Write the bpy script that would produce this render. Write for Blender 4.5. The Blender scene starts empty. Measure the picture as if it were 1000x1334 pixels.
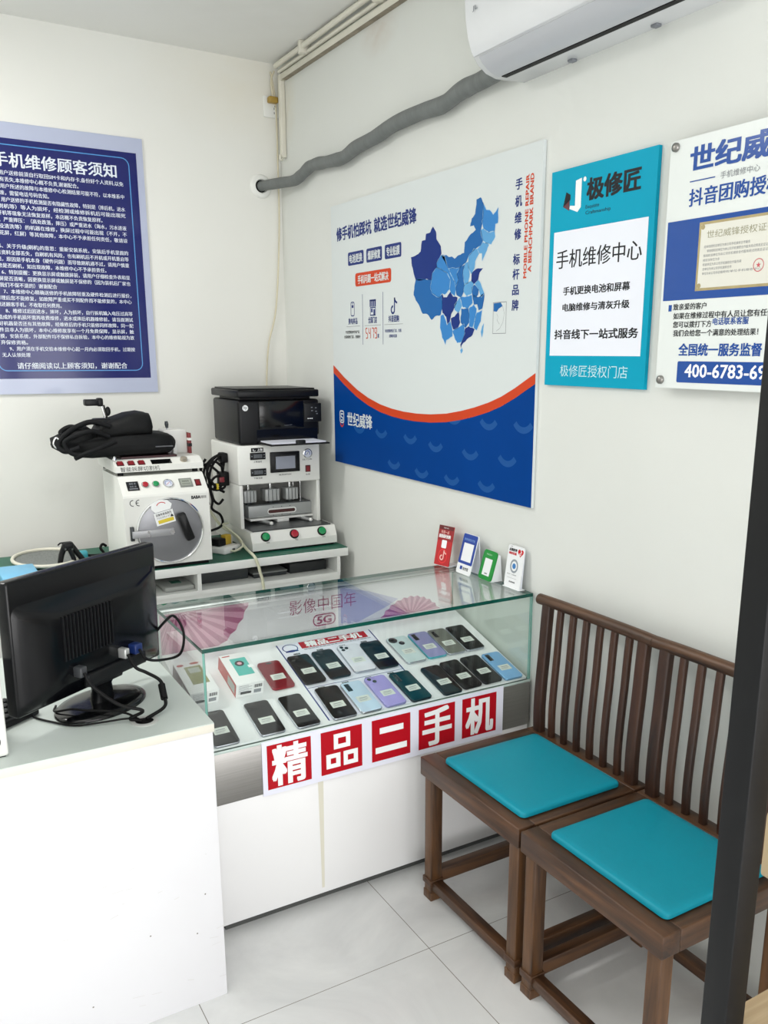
import bpy, bmesh, math, random
from mathutils import Vector, Matrix, Euler
rnd = random.Random(11)
sc = bpy.context.scene
COL = sc.collection
PI = math.pi

# ------------------------------------------------------------------ camera
CAM = (-1.685182, -4.035959, 1.575)
YAW, PITCH, ROLL, FPX, PX, PY = 0.551617, -0.237836, 0.005763, 1129.03, 54.27, 68.15
cd = bpy.data.cameras.new('camera')
cam = bpy.data.objects.new('camera', cd)
COL.objects.link(cam)
f_ = Vector((math.sin(YAW) * math.cos(PITCH), math.cos(YAW) * math.cos(PITCH), math.sin(PITCH)))
r_ = Vector((math.cos(YAW), -math.sin(YAW), 0))
u_ = r_.cross(f_)
r2 = math.cos(ROLL) * r_ + math.sin(ROLL) * u_
u2 = -math.sin(ROLL) * r_ + math.cos(ROLL) * u_
mw = Matrix((r2, u2, -f_)).transposed().to_4x4()
mw.translation = Vector(CAM)
cam.matrix_world = mw
cd.sensor_fit = 'VERTICAL'
cd.sensor_height = 24.0
cd.sensor_width = 18.0
cd.lens = 24.0 * FPX / 1334.0
cd.shift_x = -PX / 1334.0
cd.shift_y = PY / 1334.0
cd.clip_start = 0.05
sc.camera = cam

# ------------------------------------------------------------------ light
sc.view_settings.view_transform = 'Standard'
sc.view_settings.look = 'None'
sc.view_settings.gamma = 1.0
sc.view_settings.use_curve_mapping = False
sc.view_settings.exposure = 0.16
wd = bpy.data.worlds.new('sky_world')
sc.world = wd
wd.use_nodes = True
wd.node_tree.nodes['Background'].inputs[0].default_value = (0.97, 0.985, 1.0, 1)
wd.node_tree.nodes['Background'].inputs[1].default_value = 1.25


def area(name, loc, rot, sx, sy, power, col=(1, 1, 1), spread=PI):
    l = bpy.data.lights.new(name, 'AREA')
    l.shape = 'RECTANGLE'
    l.size, l.size_y = sx, sy
    l.energy = power
    l.color = col
    l.spread = spread
    o = bpy.data.objects.new(name, l)
    o.location = loc
    o.rotation_euler = rot
    COL.objects.link(o)
    return o


# daylight through the open shop front behind the camera, and the ceiling panels
area('shopfront_daylight', (-1.15, -5.15, 1.15), (PI / 2, 0, 0), 2.2, 2.1, 54, (1.0, 0.985, 0.975))
for lx, ly, pw in ((-2.3, -0.95, 33), (-2.1, -3.1, 6)):
    area('ceiling_panel_light', (lx, ly, 2.80), (0, 0, 0), 1.2, 0.3, pw, (1.0, 0.98, 0.95))
sc.cycles.max_bounces = 10
sc.cycles.transparent_max_bounces = 40
sc.cycles.diffuse_bounces = 5


# ------------------------------------------------------------------ materials
def lin(c):
    c /= 255.0
    return c / 12.92 if c <= 0.04045 else ((c + 0.055) / 1.055) ** 2.4


def rgb(h):
    if isinstance(h, str):
        h = h.lstrip('#')
        return tuple(lin(int(h[i:i + 2], 16)) for i in (0, 2, 4)) + (1,)
    return tuple(h) + (1,)


def setin(b, names, v):
    for n in names:
        if n in b.inputs:
            b.inputs[n].default_value = v
            return


MATS = {}


def mat(name, col, rough=0.5, metal=0.0, noise=0.0, nscale=8.0, stretch=None, bump=0.0, bscale=200.0, coat=0.0, spec=0.5, trans=0.0, sss=0.0, emit=0.0):
    """procedural Principled material: base colour varied by object-space noise, optional fine bump"""
    if name in MATS:
        return MATS[name]
    m = bpy.data.materials.new(name)
    m.use_nodes = True
    nt = m.node_tree
    b = nt.nodes['Principled BSDF']
    c = rgb(col)
    b.inputs['Base Color'].default_value = c
    b.inputs['Roughness'].default_value = rough
    b.inputs['Metallic'].default_value = metal
    setin(b, ['Specular IOR Level'], spec)
    setin(b, ['Coat Weight'], coat)
    setin(b, ['Coat Roughness'], 0.06)
    setin(b, ['Transmission Weight'], trans)
    if emit:
        b.inputs['Emission Color'].default_value = c
        b.inputs['Emission Strength'].default_value = emit
    if noise or bump:
        tc = nt.nodes.new('ShaderNodeTexCoord')
        mp = nt.nodes.new('ShaderNodeMapping')
        nt.links.new(tc.outputs['Object'], mp.inputs[0])
        if stretch:
            mp.inputs['Scale'].default_value = stretch
    if noise:
        n = nt.nodes.new('ShaderNodeTexNoise')
        n.inputs['Scale'].default_value = nscale
        n.inputs['Detail'].default_value = 5
        nt.links.new(mp.outputs[0], n.inputs['Vector'])
        mr = nt.nodes.new('ShaderNodeMapRange')
        mr.inputs[1].default_value = 0.3
        mr.inputs[2].default_value = 0.7
        mr.inputs[3].default_value = 1 - noise
        mr.inputs[4].default_value = 1 + noise
        nt.links.new(n.outputs['Fac'], mr.inputs[0])
        mx = nt.nodes.new('ShaderNodeVectorMath')
        mx.operation = 'SCALE'
        mx.inputs[0].default_value = c[:3]
        nt.links.new(mr.outputs[0], mx.inputs['Scale'])
        nt.links.new(mx.outputs[0], b.inputs['Base Color'])
    if bump:
        n2 = nt.nodes.new('ShaderNodeTexNoise')
        n2.inputs['Scale'].default_value = bscale
        n2.inputs['Detail'].default_value = 3
        nt.links.new(mp.outputs[0], n2.inputs['Vector'])
        bp = nt.nodes.new('ShaderNodeBump')
        bp.inputs['Strength'].default_value = bump
        bp.inputs['Distance'].default_value = 0.002
        nt.links.new(n2.outputs['Fac'], bp.inputs['Height'])
        nt.links.new(bp.outputs[0], b.inputs['Normal'])
    MATS[name] = m
    return m


def wood_mat(name, dark, light, axis, rough=0.42):
    """stained timber: grain bands stretched along one axis"""
    m = bpy.data.materials.new(name)
    m.use_nodes = True
    nt = m.node_tree
    b = nt.nodes['Principled BSDF']
    b.inputs['Roughness'].default_value = rough
    tc = nt.nodes.new('ShaderNodeTexCoord')
    mp = nt.nodes.new('ShaderNodeMapping')
    s = [38.0, 38.0, 38.0]
    s[axis] = 2.6
    mp.inputs['Scale'].default_value = s
    nt.links.new(tc.outputs['Object'], mp.inputs[0])
    n = nt.nodes.new('ShaderNodeTexNoise')
    n.inputs['Scale'].default_value = 1.0
    n.inputs['Detail'].default_value = 8
    n.inputs['Roughness'].default_value = 0.6
    n.inputs['Distortion'].default_value = 0.6
    nt.links.new(mp.outputs[0], n.inputs['Vector'])
    cr = nt.nodes.new('ShaderNodeValToRGB')
    cr.color_ramp.elements[0].position = 0.32
    cr.color_ramp.elements[0].color = rgb(dark)
    cr.color_ramp.elements[1].position = 0.72
    cr.color_ramp.elements[1].color = rgb(light)
    nt.links.new(n.outputs['Fac'], cr.inputs[0])
    nt.links.new(cr.outputs[0], b.inputs['Base Color'])
    bp = nt.nodes.new('ShaderNodeBump')
    bp.inputs['Strength'].default_value = 0.25
    bp.inputs['Distance'].default_value = 0.001
    nt.links.new(n.outputs['Fac'], bp.inputs['Height'])
    nt.links.new(bp.outputs[0], b.inputs['Normal'])
    MATS[name] = m
    return m


def pane_mat(name, tint, gloss=1.0):
    """thin clear glass: see-through plus mirror by Schlick's rule"""
    m = bpy.data.materials.new(name)
    m.use_nodes = True
    nt = m.node_tree
    for n in list(nt.nodes):
        nt.nodes.remove(n)
    out = nt.nodes.new('ShaderNodeOutputMaterial')
    tr = nt.nodes.new('ShaderNodeBsdfTransparent')
    tr.inputs[0].default_value = rgb(tint)
    gl = nt.nodes.new('ShaderNodeBsdfGlossy')
    gl.inputs['Roughness'].default_value = 0.0
    gl.inputs[0].default_value = (gloss, gloss, gloss, 1)
    lw = nt.nodes.new('ShaderNodeLayerWeight')
    lw.inputs[0].default_value = 0.5
    pw = nt.nodes.new('ShaderNodeMath')
    pw.operation = 'POWER'
    pw.inputs[1].default_value = 5.0
    nt.links.new(lw.outputs['Facing'], pw.inputs[0])
    ma = nt.nodes.new('ShaderNodeMath')
    ma.operation = 'MULTIPLY_ADD'
    ma.inputs[1].default_value = 0.96
    ma.inputs[2].default_value = 0.04
    nt.links.new(pw.outputs[0], ma.inputs[0])
    mx = nt.nodes.new('ShaderNodeMixShader')
    nt.links.new(ma.outputs[0], mx.inputs[0])
    nt.links.new(tr.outputs[0], mx.inputs[1])
    nt.links.new(gl.outputs[0], mx.inputs[2])
    nt.links.new(mx.outputs[0], out.inputs[0])
    MATS[name] = m
    return m


def tile_mat():
    """large pale porcelain tiles, 600 mm, thin dark joints"""
    m = bpy.data.materials.new('floor_tile')
    m.use_nodes = True
    nt = m.node_tree
    b = nt.nodes['Principled BSDF']
    b.inputs['Roughness'].default_value = 0.22
    tc = nt.nodes.new('ShaderNodeTexCoord')
    sp = nt.nodes.new('ShaderNodeSeparateXYZ')
    nt.links.new(tc.outputs['Object'], sp.inputs[0])

    def joint(sock, off):
        a = nt.nodes.new('ShaderNodeMath'); a.operation = 'ADD'; a.inputs[1].default_value = off
        nt.links.new(sock, a.inputs[0])
        p = nt.nodes.new('ShaderNodeMath'); p.operation = 'PINGPONG'; p.inputs[1].default_value = 0.3
        nt.links.new(a.outputs[0], p.inputs[0])
        g = nt.nodes.new('ShaderNodeMath'); g.operation = 'LESS_THAN'; g.inputs[1].default_value = 0.0011
        nt.links.new(p.outputs[0], g.inputs[0])
        return g
    gx = joint(sp.outputs[0], 0.597)
    gy = joint(sp.outputs[1], 2.297)
    mxm = nt.nodes.new('ShaderNodeMath'); mxm.operation = 'MAXIMUM'
    nt.links.new(gx.outputs[0], mxm.inputs[0]); nt.links.new(gy.outputs[0], mxm.inputs[1])
    n = nt.nodes.new('ShaderNodeTexNoise'); n.inputs['Scale'].default_value = 2.4; n.inputs['Detail'].default_value = 9
    n.inputs['Roughness'].default_value = 0.62; n.inputs['Distortion'].default_value = 1.2
    nt.links.new(tc.outputs['Object'], n.inputs['Vector'])
    cr = nt.nodes.new('ShaderNodeValToRGB')
    cr.color_ramp.elements[0].position = 0.35; cr.color_ramp.elements[0].color = rgb('#d2d3d3')
    cr.color_ramp.elements[1].position = 0.7; cr.color_ramp.elements[1].color = rgb('#e3e4e3')
    nt.links.new(n.outputs['Fac'], cr.inputs[0])
    mix = nt.nodes.new('ShaderNodeMixRGB'); mix.inputs[2].default_value = rgb('#86827c')
    nt.links.new(mxm.outputs[0], mix.inputs[0]); nt.links.new(cr.outputs[0], mix.inputs[1])
    nt.links.new(mix.outputs[0], b.inputs['Base Color'])
    return m


def plaster_mat(name, col, patches):
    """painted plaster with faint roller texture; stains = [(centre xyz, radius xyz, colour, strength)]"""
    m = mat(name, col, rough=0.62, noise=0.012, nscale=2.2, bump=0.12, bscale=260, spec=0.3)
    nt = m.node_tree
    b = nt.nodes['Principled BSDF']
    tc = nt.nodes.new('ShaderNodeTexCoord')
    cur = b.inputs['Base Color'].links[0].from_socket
    for c, r, colr, k in patches:
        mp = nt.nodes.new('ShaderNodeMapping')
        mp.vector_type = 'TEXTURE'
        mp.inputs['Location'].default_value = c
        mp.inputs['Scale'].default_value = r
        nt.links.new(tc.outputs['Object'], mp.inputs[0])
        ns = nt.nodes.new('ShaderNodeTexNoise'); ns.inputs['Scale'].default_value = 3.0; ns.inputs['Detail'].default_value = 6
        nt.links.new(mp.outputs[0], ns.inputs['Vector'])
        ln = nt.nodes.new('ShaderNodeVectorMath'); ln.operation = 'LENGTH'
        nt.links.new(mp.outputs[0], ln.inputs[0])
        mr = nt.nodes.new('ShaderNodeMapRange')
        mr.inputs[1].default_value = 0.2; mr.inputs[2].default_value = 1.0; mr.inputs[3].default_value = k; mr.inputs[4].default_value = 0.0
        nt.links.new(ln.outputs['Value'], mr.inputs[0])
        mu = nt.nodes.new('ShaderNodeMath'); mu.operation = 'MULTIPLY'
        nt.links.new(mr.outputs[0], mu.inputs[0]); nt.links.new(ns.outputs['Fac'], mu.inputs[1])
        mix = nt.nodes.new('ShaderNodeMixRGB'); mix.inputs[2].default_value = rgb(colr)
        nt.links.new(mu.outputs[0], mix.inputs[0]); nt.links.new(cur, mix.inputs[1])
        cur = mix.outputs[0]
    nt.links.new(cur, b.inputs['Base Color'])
    return m


# ------------------------------------------------------------------ object helpers
TM = {}


def tag(o, label=None, cat=None, group=None, kind=None):
    if label: o['label'] = label
    if cat: o['category'] = cat
    if group: o['group'] = group
    if kind: o['kind'] = kind
    return o


def thing(name, label, cat, loc=(0, 0, 0), rot=(0, 0, 0), group=None):
    """an Empty at the thing's base that parents its parts"""
    o = bpy.data.objects.new(name, None)
    o.empty_display_size = 0.05
    COL.objects.link(o)
    o.location = loc
    o.rotation_euler = rot
    TM[o.name] = (Matrix.Translation(loc) @ Euler(rot).to_matrix().to_4x4()).inverted()
    return tag(o, label, cat, group)


def catmull(pts, n=8, closed=False):
    P = [Vector(p) for p in pts]
    if len(P) < 3:
        return P
    out = []
    m = len(P)
    rng = range(m) if closed else range(m - 1)
    for i in rng:
        p0 = P[(i - 1) % m] if (closed or i > 0) else P[0] * 2 - P[1]
        p1, p2 = P[i], P[(i + 1) % m]
        p3 = P[(i + 2) % m] if (closed or i + 2 < m) else P[-1] * 2 - P[-2]
        for k in range(n):
            t = k / n
            out.append(0.5 * ((2 * p1) + (-p0 + p2) * t + (2 * p0 - 5 * p1 + 4 * p2 - p3) * t * t + (-p0 + 3 * p1 - 3 * p2 + p3) * t ** 3))
    if not closed:
        out.append(P[-1])
    return out


class MB:
    """collects shapes given in world coordinates; build() links them as ONE mesh object"""

    def __init__(s, t=None, local=False):
        s.v, s.f, s.mi, s.sm, s.mats = [], [], [], [], []
        s.t = t
        r = t
        while r is not None and r.parent is not None:
            r = r.parent
        s.inv = Matrix() if (r is None or local) else TM.get(r.name, Matrix())

    def add(s, vs, fs, m, smooth=False):
        b = len(s.v)
        s.v += [s.inv @ Vector(p) for p in vs]
        if m not in s.mats:
            s.mats.append(m)
        k = s.mats.index(m)
        for f in fs:
            s.f.append([b + i for i in f])
            s.mi.append(k)
            s.sm.append(smooth)
        return s

    def bm(s, b, m, smooth=False, M=None):
        b.verts.index_update()
        vs = [(M @ v.co if M else v.co.copy()) for v in b.verts]
        fs = [[v.index for v in f.verts] for f in b.faces]
        b.free()
        return s.add(vs, fs, m, smooth)

    def box(s, x0, x1, y0, y1, z0, z1, m, r=0.0, seg=2, M=None):
        b = bmesh.new()
        bmesh.ops.create_cube(b, size=1.0)
        c = Vector(((x0 + x1) / 2, (y0 + y1) / 2, (z0 + z1) / 2))
        d = (abs(x1 - x0), abs(y1 - y0), abs(z1 - z0))
        for v in b.verts:
            v.co = Vector((v.co.x * d[0], v.co.y * d[1], v.co.z * d[2])) + c
        if r > 0:
            r = min(r, min(d) * 0.49)
            bmesh.ops.bevel(b, geom=list(b.edges), offset=r, segments=seg, affect='EDGES', profile=0.5)
        if r <= 0:
            return s.bm(b, m, False, M)
        b.verts.index_update()
        b.normal_update()
        vs = [(M @ v.co if M else v.co.copy()) for v in b.verts]
        flat, soft = [], []
        for f in b.faces:
            (flat if max(abs(k) for k in f.normal) > 0.9999 else soft).append([v.index for v in f.verts])
        b.free()
        s.add(vs, flat, m, False)
        return s.add(vs, soft, m, True)

    def cyl(s, p0, p1, r, m, r1=None, n=20, caps=True):
        p0, p1 = Vector(p0), Vector(p1)
        r1 = r if r1 is None else r1
        a = (p1 - p0).normalized()
        e = a.orthogonal().normalized()
        g = a.cross(e)
        vs, fs = [], []
        for p, q in ((p0, r), (p1, r1)):
            for i in range(n):
                t = 2 * PI * i / n
                vs.append(p + e * math.cos(t) * q + g * math.sin(t) * q)
        for i in range(n):
            fs.append([i, (i + 1) % n, n + (i + 1) % n, n + i])
        s.add(vs, fs, m, True)
        if caps:
            s.add(vs, [list(range(n))[::-1], list(range(n, 2 * n))], m, False)
        return s

    def lathe(s, prof, c, axis, m, n=28, smooth=True):
        c, a = Vector(c), Vector(axis).normalized()
        e = a.orthogonal().normalized()
        g = a.cross(e)
        vs, fs = [], []
        k = len(prof)
        for i in range(n):
            t = 2 * PI * i / n
            for (r, h) in prof:
                vs.append(c + a * h + (e * math.cos(t) + g * math.sin(t)) * r)
        for i in range(n):
            j = (i + 1) % n
            for q in range(k - 1):
                fs.append([i * k + q, j * k + q, j * k + q + 1, i * k + q + 1])
        return s.add(vs, fs, m, smooth)

    def tube(s, pts, r, m, n=10, smooth=8, closed=False, caps=True):
        P = catmull(pts, smooth, closed) if smooth else [Vector(p) for p in pts]
        k = len(P)
        R = r if isinstance(r, (list, tuple)) else None
        vs, fs = [], []
        prev = None
        for i, p in enumerate(P):
            if closed:
                d = P[(i + 1) % k] - P[i - 1]
            else:
                d = P[min(i + 1, k - 1)] - P[max(i - 1, 0)]
            d.normalize()
            if prev is None:
                e = d.orthogonal().normalized()
            else:
                e = (prev - d * prev.dot(d))
                e = e.normalized() if e.length > 1e-6 else d.orthogonal().normalized()
            prev = e
            g = d.cross(e)
            if R:
                u = i / (k - 1) * (len(R) - 1)
                a = int(min(u, len(R) - 2))
                q = R[a] + (R[a + 1] - R[a]) * (u - a)
            else:
                q = r
            for j in range(n):
                t = 2 * PI * j / n
                vs.append(p + e * math.cos(t) * q + g * math.sin(t) * q)
        for i in range(k if closed else k - 1):
            for j in range(n):
                i2 = (i + 1) % k
                fs.append([i * n + j, i * n + (j + 1) % n, i2 * n + (j + 1) % n, i2 * n + j])
        if caps and not closed:
            fs.append(list(range(n))[::-1])
            fs.append([(k - 1) * n + j for j in range(n)])
        return s.add(vs, fs, m, True)

    def prism(s, poly, axis, lo, hi, m, smooth=False):
        """poly in the two other axes (x: (y,z), y: (x,z), z: (x,y)), extruded along axis"""
        def P(a, b, h):
            return {'x': (h, a, b), 'y': (a, h, b), 'z': (a, b, h)}[axis]
        n = len(poly)
        vs = [P(a, b, lo) for a, b in poly] + [P(a, b, hi) for a, b in poly]
        s.add(vs, [[i, (i + 1) % n, n + (i + 1) % n, n + i] for i in range(n)], m, smooth)
        s.add(vs, [list(range(n))[::-1], list(range(n, 2 * n))], m, False)
        return s

    def loft(s, rings, m, smooth=True, caps=True):
        n = len(rings[0])
        vs = [p for r in rings for p in r]
        fs = []
        for i in range(len(rings) - 1):
            for j in range(n):
                fs.append([i * n + j, i * n + (j + 1) % n, (i + 1) * n + (j + 1) % n, (i + 1) * n + j])
        if caps:
            fs.append(list(range(n))[::-1])
            fs.append([(len(rings) - 1) * n + j for j in range(n)])
        return s.add(vs, fs, m, smooth)

    def ball(s, c, r, m, sx=1, sy=1, sz=1, seg=20):
        b = bmesh.new()
        bmesh.ops.create_uvsphere(b, u_segments=seg, v_segments=seg // 2, radius=r)
        for v in b.verts:
            v.co = Vector((v.co.x * sx, v.co.y * sy, v.co.z * sz)) + Vector(c)
        return s.bm(b, m, True)

    def build(s, name, parent=None, sharp=46, **kw):
        parent = parent if parent is not None else s.t
        me = bpy.data.meshes.new(name)
        me.from_pydata([tuple(p) for p in s.v], [], s.f)
        for m in s.mats:
            me.materials.append(m)
        me.polygons.foreach_set('material_index', s.mi)
        me.polygons.foreach_set('use_smooth', s.sm)
        me.update()
        b = bmesh.new()
        b.from_mesh(me)
        bmesh.ops.remove_doubles(b, verts=b.verts, dist=1e-6) if len(s.v) < 20000 and not kw.get('keep') else None
        if kw.get('normals', True):
            bmesh.ops.recalc_face_normals(b, faces=b.faces)
        b.to_mesh(me)
        b.free()
        if any(s.sm):
            me.set_sharp_from_angle(angle=math.radians(sharp))
        o = bpy.data.objects.new(name, me)
        COL.objects.link(o)
        if parent is not None:
            o.parent = parent
        if kw.get('label'):
            o['label'] = kw['label']
        return o


TXT = {}


def text_mesh(body, bold):
    k = (body, bold)
    if k not in TXT:
        c = bpy.data.curves.new('lettering', 'FONT')
        c.body = body
        c.offset = bold
        c.resolution_u = 2
        o = bpy.data.objects.new('lettering', c)
        COL.objects.link(o)
        bpy.context.view_layer.update()
        me = bpy.data.meshes.new_from_object(o.evaluated_get(bpy.context.evaluated_depsgraph_get()))
        TXT[k] = ([tuple(v.co[:2]) for v in me.vertices], [list(p.vertices) for p in me.polygons])
        bpy.data.meshes.remove(me)
        bpy.data.objects.remove(o)
        bpy.data.curves.remove(c)
    return TXT[k]


class Print:
    """flat printed marks on a surface: origin O, axes U (reading right) and V (up), outward normal N"""

    def __init__(s, mb, O, U, V, N=None, lift=0.0003, step=0.0002):
        s.mb, s.O, s.U, s.V = mb, Vector(O), Vector(U).normalized(), Vector(V).normalized()
        s.N = Vector(N).normalized() if N else s.U.cross(s.V)
        s.lift, s.step = lift, step

    def p(s, u, v, l=0):
        return s.O + s.U * u + s.V * v + s.N * (s.lift + l * s.step)

    def poly(s, pts, m, l=0):
        s.mb.add([s.p(a, b, l) for a, b in pts], [list(range(len(pts)))], m)

    def rect(s, u0, v0, u1, v1, m, l=0):
        s.poly([(u0, v0), (u1, v0), (u1, v1), (u0, v1)], m, l)

    def rrect(s, u0, v0, u1, v1, r, m, l=0, n=5):
        s.poly(rr(u0, v0, u1, v1, r, n), m, l)

    def frame(s, u0, v0, u1, v1, r, w, m, l=0, n=5):
        A = rr(u0, v0, u1, v1, r, n)
        B = rr(u0 + w, v0 + w, u1 - w, v1 - w, max(r - w, 1e-4), n)
        k = len(A)
        s.mb.add([s.p(a, b, l) for a, b in A + B], [[i, (i + 1) % k, k + (i + 1) % k, k + i] for i in range(k)], m)

    def disc(s, u, v, r, m, l=0, n=24, ry=None):
        ry = ry or r
        s.poly([(u + r * math.cos(2 * PI * i / n), v + ry * math.sin(2 * PI * i / n)) for i in range(n)], m, l)

    def ring(s, u, v, r, w, m, l=0, n=28, a0=0.0, a1=2 * PI, ratio=1.0):
        vs, fs = [], []
        for i in range(n + 1):
            t = a0 + (a1 - a0) * i / n
            for q in (r, r - w):
                vs.append(s.p(u + q * math.cos(t), v + q * ratio * math.sin(t), l))
        for i in range(n):
            fs.append([2 * i, 2 * i + 1, 2 * i + 3, 2 * i + 2])
        s.mb.add(vs, fs, m)

    def strip(s, pts, w, m, l=0, closed=False):
        pts = [Vector(p).to_2d() if len(p) > 2 else Vector(p) for p in pts]
        k = len(pts)
        vs, fs = [], []
        for i in range(k):
            if closed:
                d = pts[(i + 1) % k] - pts[i - 1]
            else:
                d = pts[min(i + 1, k - 1)] - pts[max(i - 1, 0)]
            if d.length < 1e-9:
                d = Vector((1, 0))
            d.normalize()
            nn = Vector((-d.y, d.x)) * w / 2
            vs += [s.p(*(pts[i] + nn), l), s.p(*(pts[i] - nn), l)]
        for i in range(k if closed else k - 1):
            j = (i + 1) % k
            fs.append([2 * i, 2 * i + 1, 2 * j + 1, 2 * j])
        s.mb.add(vs, fs, m)

    def text(s, body, u0, v0, u1, v1, m, bold=0.0, l=1, rot=False):
        """fit the lettering into the box; rot turns it a quarter left (reads upward)"""
        vs, fs = text_mesh(body, min(bold, 0.0))
        xs = [p[0] for p in vs]
        ys = [p[1] for p in vs]
        xa, xb = min(xs), max(xs)
        cjk = any(ord(c) > 0x2e80 for c in body)
        ya, yb = (-0.085, 0.85) if cjk else (min(ys), max(ys))
        b = max(bold, 0.0)
        if b < 0.004:
            sh = [(0, 0)]
        elif b < 0.016:
            sh = [(-b, 0), (b, 0)]
        elif b < 0.03:
            sh = [(-b, -b * 0.5), (b, -b * 0.5), (-b, b * 0.5), (b, b * 0.5)]
        else:
            sh = [(-b, -b * 0.7), (0, -b * 0.7), (b, -b * 0.7), (-b, 0), (b, 0), (-b, b * 0.7), (0, b * 0.7), (b, b * 0.7)]
        for k, (dx, dy) in enumerate(sh):
            out = []
            for x, y in vs:
                a, c = (x + dx - xa + b) / (xb - xa + 2 * b), (y + dy - ya) / (yb - ya)
                if rot:
                    out.append(s.p(u1 - c * (u1 - u0), v0 + a * (v1 - v0), l + k * 0.04))
                else:
                    out.append(s.p(u0 + a * (u1 - u0), v0 + c * (v1 - v0), l + k * 0.04))
            s.mb.add(out, fs, m)


def rr(u0, v0, u1, v1, r, n=5):
    r = min(r, (u1 - u0) / 2, (v1 - v0) / 2)
    out = []
    for cx, cy, a in ((u1 - r, v0 + r, -PI / 2), (u1 - r, v1 - r, 0), (u0 + r, v1 - r, PI / 2), (u0 + r, v0 + r, PI)):
        for i in range(n + 1):
            t = a + PI / 2 * i / n
            out.append((cx + r * math.cos(t), cy + r * math.sin(t)))
    return out


def seg7(P, d, u, v, w, h, t, m, l=1):
    on = {'5': 'afgcd', '4': 'fgbc', '7': 'abc', '9': 'abcdfg', '0': 'abcdef', '1': 'bc', '2': 'abged', '3': 'abgcd', '6': 'afgedc', '8': 'abcdefg'}[d]
    x0, x1, y0, ym, y1 = u, u + w, v, v + h / 2, v + h
    S = {'a': (x0 + t, y1 - t, x1 - t, y1), 'g': (x0 + t, ym - t / 2, x1 - t, ym + t / 2), 'd': (x0 + t, y0, x1 - t, y0 + t),
         'f': (x0, ym + t / 3, x0 + t, y1 - t / 3), 'b': (x1 - t, ym + t / 3, x1, y1 - t / 3), 'e': (x0, y0 + t / 3, x0 + t, ym - t / 3), 'c': (x1 - t, y0 + t / 3, x1, ym - t / 3)}
    for k in on:
        P.rect(*S[k], m, l)


def copy_tree(o, parent=None):
    c = o.copy()
    COL.objects.link(c)
    if parent is not None:
        c.parent = parent
    for ch in list(o.children):
        copy_tree(ch, c)
    return c


# shared finishes
WHITE = mat('white_paint', '#e9ebe8', 0.45, noise=0.015, nscale=6)
WPLAST = mat('white_plastic', '#e4e5e1', 0.35, noise=0.01)
BLACK = mat('black_plastic', '#101113', 0.42, noise=0.06, nscale=30, spec=0.3)
BGLOSS = mat('black_gloss_plastic', '#08090b', 0.14, noise=0.05, spec=0.4)
STEEL = mat('brushed_steel', '#8f8d8a', 0.32, metal=0.9, noise=0.08, nscale=4, stretch=(1, 1, 60))
ALU = mat('aluminium', '#c6c8c8', 0.35, metal=0.7, noise=0.03)
DARKM = mat('dark_metal', '#3f4345', 0.4, metal=0.5, noise=0.05)
RUBBER = mat('black_rubber', '#0c0c0d', 0.55, noise=0.08, nscale=60, spec=0.2)
CHROME = mat('chrome', '#d8d9da', 0.12, metal=1.0)
I_WHITE = mat('print_white', '#f0f2f2', 0.5, spec=0.25)
I_BLACK = mat('print_black', '#17191d', 0.5, spec=0.25)
I_GREY = mat('print_grey', '#7c8086', 0.5, spec=0.25)
I_RED = mat('print_red', '#c3141f', 0.5, spec=0.25)
I_NAVY = mat('print_navy', '#1c2f74', 0.5, spec=0.25)


# ================================================================== the room
def structure(name, mb):
    return tag(mb.build(name), kind='structure')


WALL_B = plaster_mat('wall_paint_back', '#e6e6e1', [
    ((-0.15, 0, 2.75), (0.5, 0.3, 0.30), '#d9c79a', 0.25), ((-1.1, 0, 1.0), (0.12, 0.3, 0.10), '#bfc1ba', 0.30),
    ((-0.05, 0, 1.6), (0.10, 0.3, 0.9), '#c9c9bd', 0.22)])  # soft grey-green band up the room corner
WALL_R = plaster_mat('wall_paint_right_dimmed', '#d7d9d5', [  # same paint as the back wall, darkened to stand in for weaker light
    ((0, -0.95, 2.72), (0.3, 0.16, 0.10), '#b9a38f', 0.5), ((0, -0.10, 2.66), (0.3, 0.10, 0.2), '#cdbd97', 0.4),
    ((0, -0.2, 0.95), (0.3, 0.35, 0.35), '#c2c5bd', 0.25)])  # soft grey-green patch low near the room corner
WALL_L = plaster_mat('wall_paint_left', '#e3e5e1', [])
CEIL = plaster_mat('ceiling_paint', '#e9e9e6', [((-0.3, -0.6, 2.84), (0.5, 0.5, 0.3), '#bdbab2', 0.3)])  # one soft grey patch near the room corner
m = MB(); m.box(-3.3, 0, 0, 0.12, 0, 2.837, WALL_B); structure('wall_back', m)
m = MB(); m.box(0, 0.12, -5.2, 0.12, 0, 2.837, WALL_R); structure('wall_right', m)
m = MB(); m.box(-3.42, -3.3, -5.2, 0.12, 0, 2.837, WALL_L); structure('wall_left', m)
m = MB(); m.box(-3.42, 0.12, -5.2, 0.12, 2.837, 2.95, CEIL); structure('ceiling', m)
m = MB(); m.box(-3.42, 0.12, -7.0, 0.12, -0.1, 0, tile_mat()); structure('floor', m)

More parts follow.
